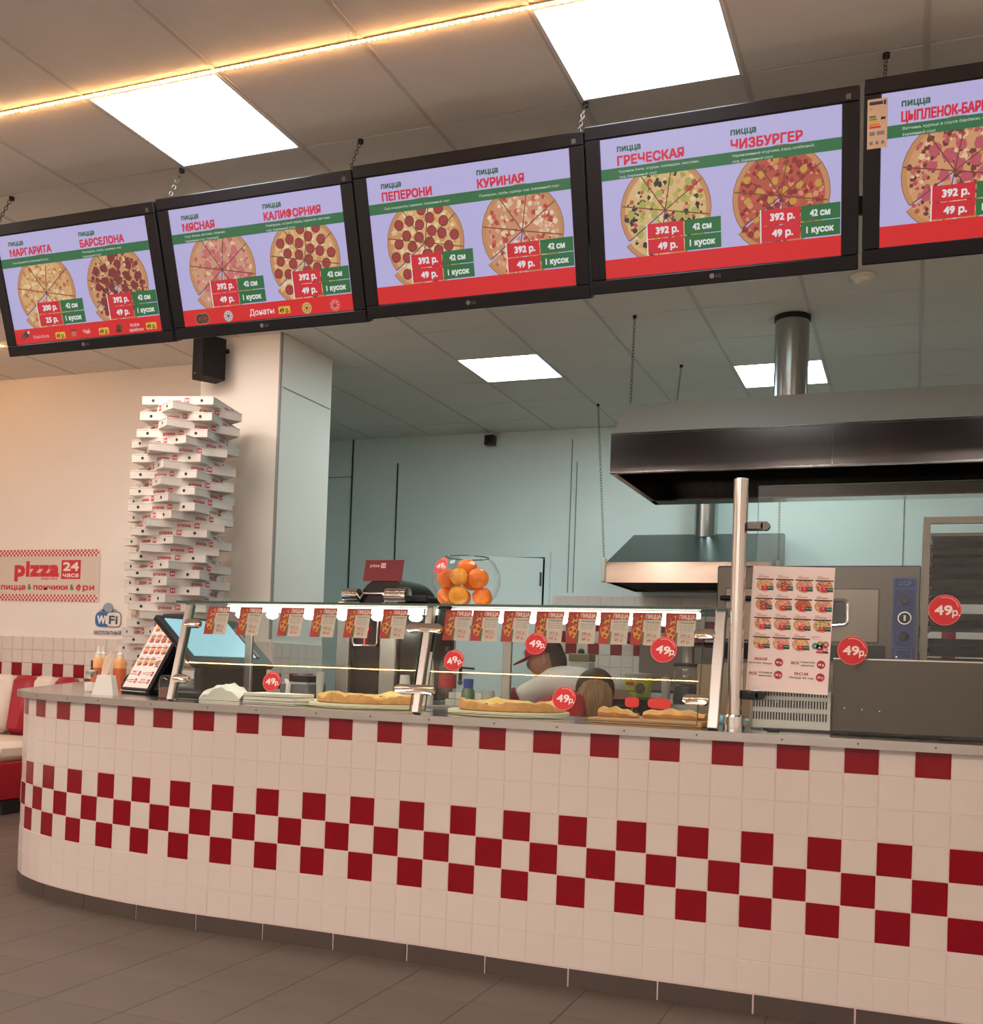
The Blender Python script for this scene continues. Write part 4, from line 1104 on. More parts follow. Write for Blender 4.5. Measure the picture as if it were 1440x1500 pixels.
# ================================================================== PIZZA BOXES
TB = Vector((-4.27, 5.50))
bs, bh = .455, .047
def side_print(c, x0, kind):
    """one side of a box, width bs, from x0"""
    c.text('pizza', x0 + bs * .38, .014, .020, rgb(186, 60, 70), 0, w=.078, bold=.035)
    c.rect(x0 + bs * .60, x0 + bs * .60 + .030, .010, .040, rgb(190, 60, 70), 0); c.text('24', x0 + bs * .60 + .015, .019, .014, rgb(232, 222, 214), 1, al='c', w=.022, bold=.03)
    if kind:
        for q in (.16, .84): c.disc(x0 + bs * q, .024, .0095, rgb(24, 22, 22), 0, 12)
g = G(); g.bb(-bs / 2, bs / 2, -bs / 2, bs / 2, 0, bh - .006, .0015); g.build('x', CARTON)
box_base = g.mesh('box_tray', CARTON); bpy.data.objects.remove(bpy.data.objects['x'])
g = G(); g.bb(-bs / 2 - .0015, bs / 2 + .0015, -bs / 2 - .0015, bs / 2 + .0015, bh - .006, bh, .001); box_lid = g.mesh('box_lid', mat('carton_top', rgb(206, 198, 190), .7))
prn = []
for kk in range(4):
    c = Canvas(); side_print(c, -bs / 2, kk % 2 == 0)
    prn.append(c.build('tmp', PRINT))
pmesh = [p.data for p in prn]
for p in prn: bpy.data.objects.remove(p)
rotl = [24, 64, 23, 70, 25, 45, 84, 28, 70, 31, 70, 33, 57, 31, 54, 78, 14, 50, 84, 13, 54, 20, 55, 20, 57, 12, 80, 16, 62, 24, 50, 12, 66, 20, 40]
n = len(rotl); pitch_b = (2.635 - CT) / n
ordw = ['topmost', 'second', 'third', 'fourth', 'fifth', 'sixth', 'seventh', 'eighth', 'ninth', 'tenth', 'eleventh', 'twelfth', 'thirteenth', 'fourteenth', 'fifteenth', 'sixteenth', 'seventeenth', 'eighteenth', 'nineteenth', 'twentieth']
for i, th in enumerate(rotl):
    z = CT + pitch_b * (n - 1 - i)
    fr = 1 - i / n
    off = Vector((.80, .60)) * (.055 * (fr ** 2) + rnd.uniform(-.012, .012)) + Vector((-.6, .8)) * rnd.uniform(-.015, .015)
    if i < 20: lb = 'white pizza box, ' + (ordw[i] + (' of the tall twisted tower' if i == 0 else ' from the top of the tall twisted tower'))
    else:
        k = n - 1 - i; lb = 'white pizza box, ' + (['lowest of the tall twisted tower', 'second'][0] if k == 0 else ordw[k] + ' from the bottom of the tall twisted tower')
    t = thing('pizza_box', lb, 'pizza box', (TB.x + off.x, TB.y + off.y, z), math.radians(37 - th), 'pizza boxes stacked in the tower')
    s_ = pitch_b / bh * .995
    link('box_tray', box_base, t, Matrix.Scale(s_, 4, (0, 0, 1))); link('box_lid', box_lid, t, Matrix.Scale(s_, 4, (0, 0, 1)))
    for q in range(4):
        if q == 2: continue
        link('side_print', pmesh[q], t, Rz(q * PI / 2) @ T((0, -bs / 2 - .0018, 0)))
# tall pale cabinet behind the tower
t = thing('tall_cabinet', 'tall narrow cream cabinet against the wall behind the pizza box tower', 'cabinet', (-5.135, 6.10, 0))
G().bb(0, .46, .02, .335, 0, 2.08, .003).build('cabinet_body', mat('cream_laminate', rgb(216, 200, 180), .5), t)
G().bb(.004, .226, 0, .018, .08, 2.05, .002).build('door', mat('cream_door', rgb(222, 206, 186), .5), t)
G().bb(.232, .456, 0, .018, .08, 2.05, .002).build('door', bpy.data.materials['cream_door'], t)
for x in (.06,): G().ball((x, -.008, 1.36), .010, 10, 8).build('knob', BLACKP, t)

# speaker
t = thing('loudspeaker', 'black loudspeaker on the pillar corner above the pizza box tower', 'speaker', (-4.33, 5.84, 2.88), math.radians(-28))
g = G(); g.prism([(-.08, -.08), (.08, -.08), (.065, .08), (-.065, .08)], 0, .27); g.build('speaker_cabinet', mat('speaker_vinyl', rgb(16, 12, 12), .8), t)
G().bb(-.074, .074, -.086, -.080, .008, .262, .003).build('grille', mat('grille_cloth', rgb(18, 14, 15), .9), t)
c = Canvas(); c.rect(-.045, -.02, 0, .007, rgb(150, 140, 134)); c.build('badge', PRINT, t, T((0, -.0865, .03)))
g = G(); g.bb(-.015, .015, .07, .13, .2, .225, .003); g.bb(-.02, .02, -.02, .02, .27, .30, .004); g.build('wall_bracket', BLACKM, t)

# wall sign
c = Canvas(); W_, H_ = 1.12, .395
c.rect(0, W_, 0, H_, rgb(214, 200, 186), 0)
for zz in (0, H_ - .052):
    c.rect(0, W_, zz, zz + .052, rgb(232, 214, 200), 1)
    q = .0173
    for i in range(int(W_ / q)):
        for j in range(3):
            if (i + j) % 2 == 0: c.rect(i * q, i * q + q, zz + j * q, zz + j * q + q, rgb(196, 56, 66), 2)
LR = rgb(204, 44, 56)
c.text('pizza', .30, .195, .120, LR, 1, w=.43, bold=.06); c.text('express', .56, .165, .022, LR, 1, w=.16, bold=.02)
c.rect(.755, .94, .170, .315, LR, 1); c.text('24', .847, .235, .064, rgb(236, 220, 206), 2, al='c', w=.145, bold=.05); c.text('часа', .847, .185, .034, rgb(236, 220, 206), 2, al='c', w=.15, bold=.04)
c.text('пицца', .165, .088, .042, LR, 1, w=.24, bold=.05); c.text('&', .43, .088, .044, rgb(50, 110, 60), 1, bold=.02)
c.text('пончики', .49, .088, .042, LR, 1, w=.33, bold=.05); c.text('&', .845, .088, .044, rgb(50, 110, 60), 1, bold=.02); c.text('фри', .905, .088, .042, LR, 1, w=.17, bold=.05)
o = c.build('wall_sign', PRINT, None, T((-6.82, 6.452, 1.458)))
tag(o, 'rectangular pizzeria sign with red checkered borders on the cream wall', 'sign')
c = Canvas(); K_ = rgb(60, 70, 90)
c.disc(.13, .205, .052, rgb(150, 165, 180), 0, 24); c.disc(.075, .18, .03, rgb(150, 165, 180), 0, 18); c.disc(.19, .18, .03, rgb(150, 165, 180), 0, 18)
c.rrect(.012, .16, .075, .19, .045, rgb(58, 110, 165), 1); c.rrect(.115, .255, .075, .19, .035, K_, 2); c.rrect(.120, .249, .080, .185, .032, rgb(232, 224, 216), 3)
c.text('Wi', .035, .10, .062, rgb(240, 236, 230), 4, w=.085, bold=.04); c.text('Fi', .145, .10, .062, K_, 4, w=.075, bold=.04)
c.text('БЕСПЛАТНЫЙ', .008, .018, .028, rgb(96, 100, 130), 1, w=.25, bold=.03)
o = c.build('wifi_sticker', PRINT, None, T((-5.735, 6.452, 1.195))); tag(o, 'blue and white cloud shaped wireless internet sticker on the cream wall', 'sticker')

# red and white booth bench at the left
t = thing('booth_bench', 'red and white vinyl booth bench against the left wall', 'bench', (-6.5, 5.35, 0))
x0, x1 = -1.0, 1.02
G().bb(x0, x1, .05, .55, .0, .09).build('plinth', BLACKM, t)
G().bb(x0, x1, .0, .60, .09, .34, .01).build('seat_base', BOOTHR, t)
G().bb(x0, x1, -.02, .60, .34, .47, .04).build('seat', BOOTHW, t, None, True)
k = 0; x = x1
while x > x0:
    wd = .19
    g = G(); M_ = T((x - wd / 2, .62, .47)) @ Rx(math.radians(-9))
    g.bb(-wd / 2 + .002, wd / 2 - .002, -.06, .09, 0, .43, .045, M_)
    g.build('back_channel', BOOTHR if k % 2 == 0 else BOOTHW, t, None, True)
    x -= wd; k += 1
# ================================================================== SERVICE TABLE WITH COFFEE MACHINE
t = thing('service_table', 'low steel work table behind the display case, carrying the coffee machine', 'table', (-3.05, 4.47, 0))
G().bb(0, 1.36, 0, .53, .85, CT, .003).build('table_top', STEEL, t)
for x in (.04, 1.32):
    for y in (.04, .49): G().bb(x - .02, x + .02, y - .02, y + .02, 0, .85).build('leg', STEEL, t)
G().bb(.03, 1.33, .03, .45, .22, .24).build('shelf', STEEL, t)
t = thing('coffee_machine', 'steel and black coffee machine with a chrome framed glass tube and red heart light', 'coffee machine', (-2.585, 4.555, CT))
DM = mat('gloss_black', rgb(20, 16, 15), .15)
G().bb(.0, .44, .03, .42, .012, .47, .008).build('machine_body', DM, t)
G().bb(.0, .068, .0, .05, .0, .47, .006).build('side_column', STEEL, t); G().bb(.232, .32, .0, .05, .0, .47, .006).build('side_column', STEEL, t)
G().tube([(.082, .02, .46), (.082, .016, .28), (.09, .016, .265), (.205, .016, .265), (.214, .016, .28), (.214, .02, .46)], .006, 8).build('chrome_frame', CHROME, t, None, True)
G().bb(.13, .136, .012, .022, .27, .46).bb(.155, .161, .012, .022, .27, .46).build('glass_tube', GLASS, t)
HM = mat('heart_light', rgb(220, 20, 30), .4, emis=rgb(255, 40, 50), estr=3.0)
g = G(); g.ball((.138, .012, .345), .012, 10, 8); g.ball((.156, .012, .345), .012, 10, 8); g.cyl((.147, .012, .342), (.147, .012, .318), .014, 10, .003); g.bb(.1445, .1495, .01, .014, .272, .325)
g.build('heart_light', HM, t, None, True)
g = G(); g.cyl((.02, .03, .505), (.10, .03, .505), .032, 20); g.build('chrome_drum', CHROME, t, None, True)
g = G(); g.cyl((.25, .03, .505), (.36, .03, .505), .040, 20); g.build('chrome_drum', CHROME, t, None, True)
g = G(); n_ = 14
prof = [(.085 + .27 * (i / n_), .47 + .125 * math.sin(PI * (i / n_)) ** .45) for i in range(n_ + 1)]
g.prism([(x, z) for x, z in prof] + [(.355, .47), (.085, .47)][:0], .06, .38, Matrix(((1, 0, 0, 0), (0, 0, 1, 0), (0, 1, 0, 0), (0, 0, 0, 1))))
g.build('hopper_dome', DM, t, None, True)
G().tube([(.10, .045, .49), (.12, .035, .515), (.22, .035, .515), (.24, .045, .49)], .006, 8).build('chrome_handle', CHROME, t, None, True)
G().bb(.075, .225, .02, .04, .02, .034).build('drip_tray', CHROME, t)
g = G(); g.bb(0.33, .44, .08, .40, .472, .51, .01); g.build('side_unit', BLACKP, t)
o = G(); 
c = Canvas(); c.rect(0, .205, 0, .105, rgb(112, 18, 34), 0); c.rect(.1, .102, 0, .105, rgb(80, 10, 24), 1)
c.text('pizza', .03, .07, .016, rgb(226, 190, 180), 1, w=.05, bold=.02); c.rect(.087, .112, .064, .089, rgb(226, 190, 180), 2); c.text('24', .0995, .071, .011, rgb(112, 18, 34), 3, al='c', w=.018)
M = T((-2.475, 4.60, CT + .575)) @ Rx(math.radians(-12))
t2 = thing('table_tent', 'dark red folded card standing on top of the coffee machine', 'card', M=M)
c.build('front_print', PRINT, t2, T((0, -.0012, 0)))
G().bb(0, .205, 0, .002, 0, .105).build('card_front', CLOTHB, t2)
# cups
cupm = mat('paper_cup', rgb(206, 204, 194), .6)
def cup_stack(x, y, z, n_, label, r=.030):
    t_ = thing('cup_stack', label, 'cups', (x, y, z))
    for k in range(n_):
        G().lathe([(.0005, .098), (r * .72, .098), (r * .98, .008), (r * 1.05, .004), (r * 1.05, 0), (r * .95, 0), (r * .7, .095)], n=18).build('paper_cup', cupm, t_, T((0, 0, k * .0085)), True)
cup_stack(-2.085, 4.53, CT, 18, 'tall stack of upturned paper cups behind the slanted middle post')
cup_stack(-2.19, 4.512, CT, 5, 'short stack of upturned paper cups beside the coffee machine')
def cup(x, y, z, label, r=.031, h=.075):
    o_ = G().lathe([(.0005, .002), (r * .72, 0), (r * .97, h - .004), (r * 1.04, h), (r * .94, h - .002), (r * .68, .006), (.0005, .006)], n=20).build('paper_cup', cupm, None, T((x, y, z)), True)
    return tag(o_, label, 'cup')
t = thing('bottle', 'clear plastic drink bottle with a red label behind the case', 'bottle', (-1.86, 4.25, CT))
G().lathe([(.0005, .0), (.036, .0), (.038, .01), (.038, .17), (.03, .205), (.014, .235), (.0135, .25)], n=20).build('bottle_body', GLASS, t, None, True)
G().lathe([(.0385, .085), (.0388, .09), (.0388, .14), (.0385, .145)], n=20).build('bottle_label', mat('label_red', rgb(150, 24, 34), .5), t, None, True)
G().lathe([(.0155, .245), (.0155, .262), (.0005, .264)], n=14).build('bottle_cap', BLACKP, t, None, True)
t = thing('detergent_bottle', 'small green bottle with a blue cap behind the slanted post', 'bottle', (-1.75, 4.22, CT))
G().lathe([(.0005, 0), (.028, 0), (.03, .02), (.028, .075), (.02, .09)], n=16).build('bottle_body', mat('green_bottle', rgb(70, 100, 70), .4), t, None, True)
G().lathe([(.020, .088), (.022, .128), (.0005, .13)], n=14).build('cap', BLUEP, t, None, True)
cup(-1.80, 4.58, CT, 'single white paper cup standing right of the middle case post')
for k, (x, y, z, lb) in enumerate(((-1.90, 4.62, 0, 'flat white carton lying on the service table beside the paper cup'), (-1.91, 4.63, .031, 'smaller white carton on top of the flat one, beside the paper cup'))):
    o = G().bb(-.10 + .02 * k, .10 - .02 * k, -.07, .07, 0, .03, .002).build('carton', CARTON, None, T((x, y, CT + z)) @ Rz(.06 * k)); tag(o, lb, 'carton')
# receipt printer between till screen and coffee machine
t = thing('receipt_printer', 'grey receipt printer with a curl of paper left of the coffee machine', 'printer', (-2.93, 4.62, CT), -.1)
G().bb(0, .17, 0, .16, 0, .075, .01).build('printer_body', GREYP, t)
G().bb(.05, .15, .03, .13, .075, .11, .004).build('keypad', BLACKP, t)
G().tube([(.03, .0, .085), (.05, -.01, .08), (.07, -.02, .06), (.075, -.03, .03), (.075, -.035, .012)], [.003, .010, .013, .013, .011], 8).build('paper_curl', PAPER, t, None, True)
cup(-2.66, 4.55, CT, 'tall slim paper cup standing left of the coffee machine', .022, .13)

# ================================================================== HOODS
HD = mat('filter_black', rgb(20, 26, 26), .35, .6)
t = thing('big_extractor_hood', 'large steel extractor hood hanging over the pizza oven with a round duct', 'extractor hood', (-1.60, 5.80, 2.175))
W_, D_, hh = 2.45, 1.15, .213
g = G(); g.bb(0, W_, 0, .004, 0, hh); g.bb(0, .004, 0.004, D_, 0, hh); g.bb(W_ - .004, W_, .004, D_, 0, hh); g.bb(0, W_, D_ - .004, D_, 0, hh)
g.build('skirt', mat('hood_front_steel', rgb(112, 104, 100), .18, 1.0, noise=.10, nscale=3), t)
g = G(); ins = .13; ztop = .46
v0 = [(0, 0, hh), (W_, 0, hh), (W_, D_, hh), (0, D_, hh)]; v1 = [(.02, .32, ztop), (W_, .32, ztop), (W_, D_ - .25, ztop), (.02, D_ - .25, ztop)]
g.add(v0 + v1, [(0, 1, 5, 4), (1, 2, 6, 5), (2, 3, 7, 6), (3, 0, 4, 7), (4, 5, 6, 7)])
g.build('canopy_top', mat('hood_top_steel', rgb(176, 176, 172), .5, .5), t)
g = G(); g.bb(0, W_, -.006, .002, hh - .004, hh + .004); g.bb(0, W_, -.003, .03, -.004, .002); g.bb(-.003, .03, .0, D_, -.004, .002); g.bb(0, W_, D_ - .16, D_, -.004, .006)
g.build('rolled_edge', STEELB, t)
nfl = 26
for k in range(nfl):
    x = .06 + k * (W_ - .1) / nfl
    g = G(); g.add([(x, .05, .03), (x + .07, .05, .03), (x + .07, D_ - .2, .17), (x, D_ - .2, .17), (x, .05, .045), (x + .07, .05, .045), (x + .07, D_ - .2, .185), (x, D_ - .2, .185)],
                   [(0, 3, 2, 1), (4, 5, 6, 7), (0, 1, 5, 4), (1, 2, 6, 5), (2, 3, 7, 6), (3, 0, 4, 7)])
    g.build('baffle_filter', HD, t)
G().bb(.01, W_ - .01, .01, D_ - .01, .195, .2).build('inner_baffle', BLACKM, t)
for k in range(8): G().cyl((-.004, .02, .03 + .025 * k), (0.0, .02, .03 + .025 * k), .004, 8).build('rivet', CHROME, t) if k % 3 == 0 else None
G().bb(1.18, 1.184, -.003, 0, 0, hh).build('panel_seam', STEELB, t)
G().cyl((.885, .70, ztop - .01), (.885, .70, H - 2.175 - .002), .098, 32, cap=False).build('duct', STEELM, t, None, True)
G().cyl((.885, .70, H - 2.175 - .03), (.885, .70, H - 2.175 - .002), .104, 32).build('duct_collar', BLACKM, t)

t = thing('small_extractor_hood', 'small steel extractor hood with sloped top near the kitchen back wall', 'extractor hood', (-2.21, 8.00, 1.752))
W_, D_, hh = 1.22, .95, .155
g = G(); g.bb(0, W_, 0, .004, 0, hh); g.bb(0, .004, 0.004, D_, 0, hh); g.bb(W_ - .004, W_, .004, D_, 0, hh); g.bb(0, W_, D_ - .004, D_, 0, hh)
g.build('skirt', mat('hood_small_steel', rgb(178, 160, 146), .14, 1.0, noise=.12, nscale=2), t)
g = G(); ztop = .47
g.add([(0, 0, hh), (W_, 0, hh), (W_, D_, hh), (0, D_, hh), (.0, D_ - .12, ztop), (W_, D_ - .12, ztop), (W_, D_, ztop), (0, D_, ztop)], [(0, 1, 5, 4), (1, 2, 6, 5), (2, 3, 7, 6), (3, 0, 4, 7), (4, 5, 6, 7)])
g.build('canopy_top', mat('hood_grey', rgb(104, 110, 108), .35, 1.0, noise=.05), t)
G().bb(.01, W_ - .01, .01, D_ - .01, .02, .03).build('inner_baffle', BLACKM, t)
g = G(); g.bb(-.04, -.005, -.01, .04, .0, .19, .01); g.build('side_bracket', mat('cream_bracket', rgb(206, 190, 170), .5), t)
g = G(); g.bb(W_ + .005, W_ + .03, .3, .34, .0, .20, .004); g.build('side_bracket', STEEL, t)
G().cyl((.60, D_ - .12, ztop - .03), (.60, D_ - .12, H - 1.752 - .002), .095, 28, cap=False).build('duct', STEELM, t, None, True)
# the thing standing under it
t = thing('fryer_unit', 'steel fryer with a tall back guard under the small hood', 'fryer', (-2.15, 8.25, 0))
G().bb(0, 1.0, 0, .7, .04, .92, .005).build('fryer_body', STEEL, t)
G().bb(0, 1.0, .66, .70, .92, 1.30, .003).build('back_guard', STEELD, t)
G().bb(.08, .44, .1, .55, .90, .935).build('basin', BLACKM, t); G().bb(.54, .9, .1, .55, .90, .935).build('basin', BLACKM, t)
for x in (.05, .95):
    for y in (.05, .65): G().cyl((x, y, 0), (x, y, .045), .02, 10).build('foot', BLACKP, t)
t = thing('shelf_rail', 'dark rail with hooks along the tiled kitchen back wall', 'rail', (-2.4, 8.96, 1.33))
G().cyl((0, 0, 0), (2.2, 0, 0), .012, 10).build('rail_tube', BLACKP, t)
for x in (.05, 1.1, 2.15): G().bb(x - .01, x + .01, 0, .062, -.012, .012).build('rail_bracket', BLACKP, t)

# ================================================================== DECK OVEN
t = thing('deck_oven', 'stainless deck pizza oven with window door and blue control panel', 'oven', (-1.04, 6.10, 0))
W_ = 1.065
G().bb(0, W_, 0.01, .95, .95, 1.685, .006).build('oven_body', mat('oven_steel', rgb(92, 86, 80), .35, 1.0, noise=.08, nscale=3), t)
G().bb(0.01, W_ - .01, .02, .93, .86, .95).build('oven_base', STEELD, t)
for x in (.06, W_ - .06):
    for y in (.08, .88): G().bb(x - .03, x + .03, y - .03, y + .03, 0, .86).build('stand_leg', STEELD, t)
OS = mat('oven_door_steel', rgb(116, 106, 96), .3, 1.0, noise=.06, nscale=3, stretch=(1, 1, 30))
for z0 in (1.27, .99):
    if z0 == 1.27: d_ = G().bb(.05, .86, -.008, .012, 1.27, 1.56, .004).build('oven_door', OS, t)
    else: d_ = G().bb(.05, .86, -.008, .012, 1.0, 1.15, .004).build('oven_door', OS, t)
    if z0 == 1.27:
        cx_, cz_ = .60, 1.43
        pts = [(cx_ + (.105 if abs(math.cos(a)) > 0 else 0) * math.copysign(abs(math.cos(a)) ** .35, math.cos(a)), cz_ + .068 * math.copysign(abs(math.sin(a)) ** .35, math.sin(a))) for a in [2 * PI * (i + .5) / 28 for i in range(28)]]
        G().tube([(x, -.014, z) for x, z in pts], .011, 8, True).build('window_rim', CHROME, d_, None, True)
        g = G(); g.add([(x, -.010, z) for x, z in pts], [tuple(range(28))]); g.build('window_glass', mat('dark_window', rgb(20, 24, 32), .08), d_)
        g = G(); g.cyl((.03, -.05, 1.50), (.22, -.05, 1.50), .014, 12); g.bb(.05, .08, -.05, 0, 1.49, 1.51); g.build('door_handle', BLACKP, d_)
G().bb(.04, .90, -.002, .010, 1.165, 1.255).build('dark_gap', BLACKM, t)
c = Canvas(); BL = rgb(24, 44, 104); LB = rgb(90, 130, 200)
c.rect(0, .115, 0, .44, BL, 0)
def box_outline(x0, x1, z0, z1):
    for a in ((x0, x1, z0, z0 + .0015), (x0, x1, z1 - .0015, z1), (x0, x0 + .0015, z0, z1), (x1 - .0015, x1, z0, z1)): c.rect(*a, LB, 1)
box_outline(.006, .109, .385, .435); box_outline(.006, .109, .07, .378); box_outline(.02, .1, .008, .06)
c.text('GGF', .022, .398, .026, LB, 1, w=.07)
for z in (.32, .13):
    for k in range(11):
        a = -PI / 2 + .5 + (2 * PI - 1.0) * k / 10; c.disc(.058 + .036 * math.cos(a), z + .036 * math.sin(a), .0022, LB, 1, 6)
pn = c.build('control_panel', PRINT, t, T((.93, -.002, 1.18)))
for z in (1.50, 1.31): G().cyl((.988, -.004, z), (.988, -.03, z), .022, 16, .018).build('control_knob', BLACKP, t, None, True)
G().cyl((.99, -.004, 1.405), (.99, -.016, 1.405), .034, 20).build('dial_rim', CHROME, t, None, True)
G().cyl((.99, -.016, 1.405), (.99, -.0175, 1.405), .029, 20).build('dial_face', BLACKP, t)
G().bb(.985, .9955, -.0195, -.0175, 1.39, 1.42, 0).build('dial_needle', WHITEP, t)
G().cyl((.955, -.003, 1.20), (.955, -.008, 1.20), .004, 8).build('pilot_light', mat('pilot', rgb(255, 160, 150), .4, emis=rgb(255, 170, 160), estr=2.0), t)

# ================================================================== TRAY RACK
t = thing('tray_rack', 'tall steel trolley rack filled with dark oven trays, right of the oven', 'rack', (.03, 6.10, 0))
RW, RD, RH = .62, .66, 1.94
for x in (0, RW):
    for y in (0, RD): G().bb(x, x + .035, y, y + .035, .08, RH).build('upright', STEELK, t)
g = G()
for y in (0, RD): g.bb(.035, RW, y, y + .03, RH - .035, RH)
for x in (0, RW): g.bb(x, x + .03, .035, RD, RH - .035, RH)
g.build('top_frame', STEELK, t)
for x in (.017, RW + .017):
    for y in (.017, RD + .017): G().cyl((x - .012, y, .04), (x + .012, y, .04), .04, 14).build('castor', BLACKP, t)
zs = [1.80, 1.745, 1.69, 1.64, 1.58, 1.53, 1.40, 1.37, 1.27, 1.235, 1.17, 1.10, 1.0, .85, .7]
for q, z in enumerate(zs):
    for x in (.036, RW - .014): G().bb(x, x + .014, .03, RD, z - .012, z - .004).build('runner', STEELD, t)
    g = G(); g.add([(.05, .0, z), (RW - .015, .0, z), (RW - .015, .60, z), (.05, .60, z), (.04, -.012, z + .03), (RW - .004, -.012, z + .03), (RW - .004, .61, z + .03), (.04, .61, z + .03)],
                   [(0, 3, 2, 1), (0, 1, 5, 4), (1, 2, 6, 5), (2, 3, 7, 6), (3, 0, 4, 7)])
    g.build('oven_tray', mat('tray_iron', rgb(46, 46, 44), .5, .7) if q == 0 else bpy.data.materials['tray_iron'], t, Rx(math.radians([3, -1, 2, -2, 1, -1][q % 6] * .6)))
# ================================================================== KITCHEN WORK TABLE
t = thing('kitchen_table', 'long steel kitchen work table behind the workers', 'table', (-2.75, 5.95, 0))
G().bb(0, 1.65, 0, .62, .86, .90, .003).build('table_top', STEEL, t)
for x in (.05, 1.60):
    for y in (.05, .57): G().bb(x - .02, x + .02, y - .02, y + .02, 0, .86).build('leg', STEEL, t)
G().bb(.04, 1.61, .04, .58, .25, .27).build('lower_shelf', STEEL, t)
KT = .90
t = thing('plastic_bucket', 'clear plastic tub with a yellow green label on the kitchen table', 'tub', (-1.47, 6.08, KT))
G().lathe([(.0005, .0), (.07, .0), (.082, .15), (.086, .155), (.086, .165), (.0005, .168)], n=24).build('tub_body', mat('milky_plastic', rgb(170, 172, 164), .4), t, None, True)
G().lathe([(.0745, .03), (.0845, .13)], n=24).build('tub_label', mat('lime_label', rgb(176, 180, 60), .5), t, None, True)
c = Canvas(); c.rect(0, .05, 0, .02, rgb(170, 60, 50)); c.rect(0, .06, -.035, -.03, rgb(60, 70, 50)); c.disc(.085, -.015, .03, rgb(70, 60, 50)); c.build('label_print', PRINT, t, T((-.05, -.088, .095)))
t = thing('white_canister', 'slim pale canister between the tub and the food processor', 'canister', (-1.30, 6.05, KT))
G().lathe([(.0005, .0), (.024, .0), (.026, .12), (.018, .145), (.018, .15), (.0005, .152)], n=16).build('canister_body', mat('pale_canister', rgb(150, 152, 140), .5), t, None, True)
t = thing('food_processor', 'dark food processor with a steel feed tube on the kitchen table', 'food processor', (-1.19, 6.10, KT))
G().lathe([(.0005, 0), (.075, 0), (.08, .03), (.07, .10), (.05, .11)], n=20).build('motor_base', mat('dark_grey_plastic', rgb(50, 52, 56), .4), t, None, True)
G().lathe([(.05, .11), (.075, .115), (.08, .21), (.078, .215)], n=20).build('mixing_bowl', GLASS, t, None, True)
G().lathe([(.082, .212), (.082, .228), (.03, .235), (.0005, .236)], n=20).build('lid', BLACKP, t, None, True)
G().lathe([(.034, .235), (.034, .325), (.036, .33), (.0005, .331)], n=18).build('feed_tube', STEEL, t, None, True)
t = thing('spice_tins', 'dark tin on the kitchen table left of the plastic tub', 'tin', (-1.63, 6.05, KT))
G().lathe([(.0005, 0), (.035, 0), (.035, .10), (.03, .11), (.0005, .112)], n=16).build('tin_body', mat('maroon_tin', rgb(70, 30, 34), .4), t, None, True)
t = thing('grinder', 'pale boxy grinder with a dark top plate behind the second worker', 'grinder', (-1.99, 6.42, KT))
G().bb(0, .13, 0, .12, 0, .22, .006).build('grinder_body', mat('pale_enamel', rgb(176, 176, 168), .4), t)
G().bb(-.004, .134, -.006, .12, .225, .275, .004).build('control_strip', mat('brass_strip', rgb(120, 112, 84), .4, .7), t)
G().ball((.06, .05, .285), .022, 12, 8).build('top_knob', BLACKP, t, None, True)
t = thing('steel_cabinet', 'steel cabinet with a brown side seen between the case post and the pole', 'cabinet', (-.96, 5.15, 0))
G().bb(0, .26, 0, .5, .04, 1.12, .005).build('cabinet_body', mat('tan_cabinet', rgb(150, 134, 106), .45), t)
for x in (.03, .23):
    for y in (.03, .47): G().cyl((x, y, 0), (x, y, .045), .015, 8).build('foot', BLACKP, t)

# ================================================================== WORKERS
def skin_mesh(name, nodes, edges, root=0, sub=2):
    me = bpy.data.meshes.new(name); me.from_pydata([n_[0] for n_ in nodes], edges, [])
    o_ = bpy.data.objects.new(name, me); COL.objects.link(o_)
    md = o_.modifiers.new('skin', 'SKIN'); md.use_smooth_shade = True
    for i, n_ in enumerate(nodes):
        sv = me.skin_vertices[0].data[i]; r = n_[1]
        sv.radius = r if isinstance(r, tuple) else (r, r); sv.use_root = (i == root)
    sb = o_.modifiers.new('sub', 'SUBSURF'); sb.levels = sub; sb.render_levels = sub
    dg = bpy.context.evaluated_depsgraph_get(); dg.update()
    m2 = bpy.data.meshes.new_from_object(o_.evaluated_get(dg))
    bpy.data.objects.remove(o_); bpy.data.meshes.remove(me)
    m2.polygons.foreach_set('use_smooth', [True] * len(m2.polygons))
    return m2
def join_meshes(name, meshes):
    vs, fs = [], []
    for m_, M_ in meshes:
        n_ = len(vs)
        vs += [tuple(M_ @ v.co) if M_ is not None else tuple(v.co) for v in m_.vertices]
        fs += [tuple(i + n_ for i in p.vertices) for p in m_.polygons]
    me = bpy.data.meshes.new(name); me.from_pydata(vs, [], fs); me.polygons.foreach_set('use_smooth', [True] * len(fs)); me.update()
    return me
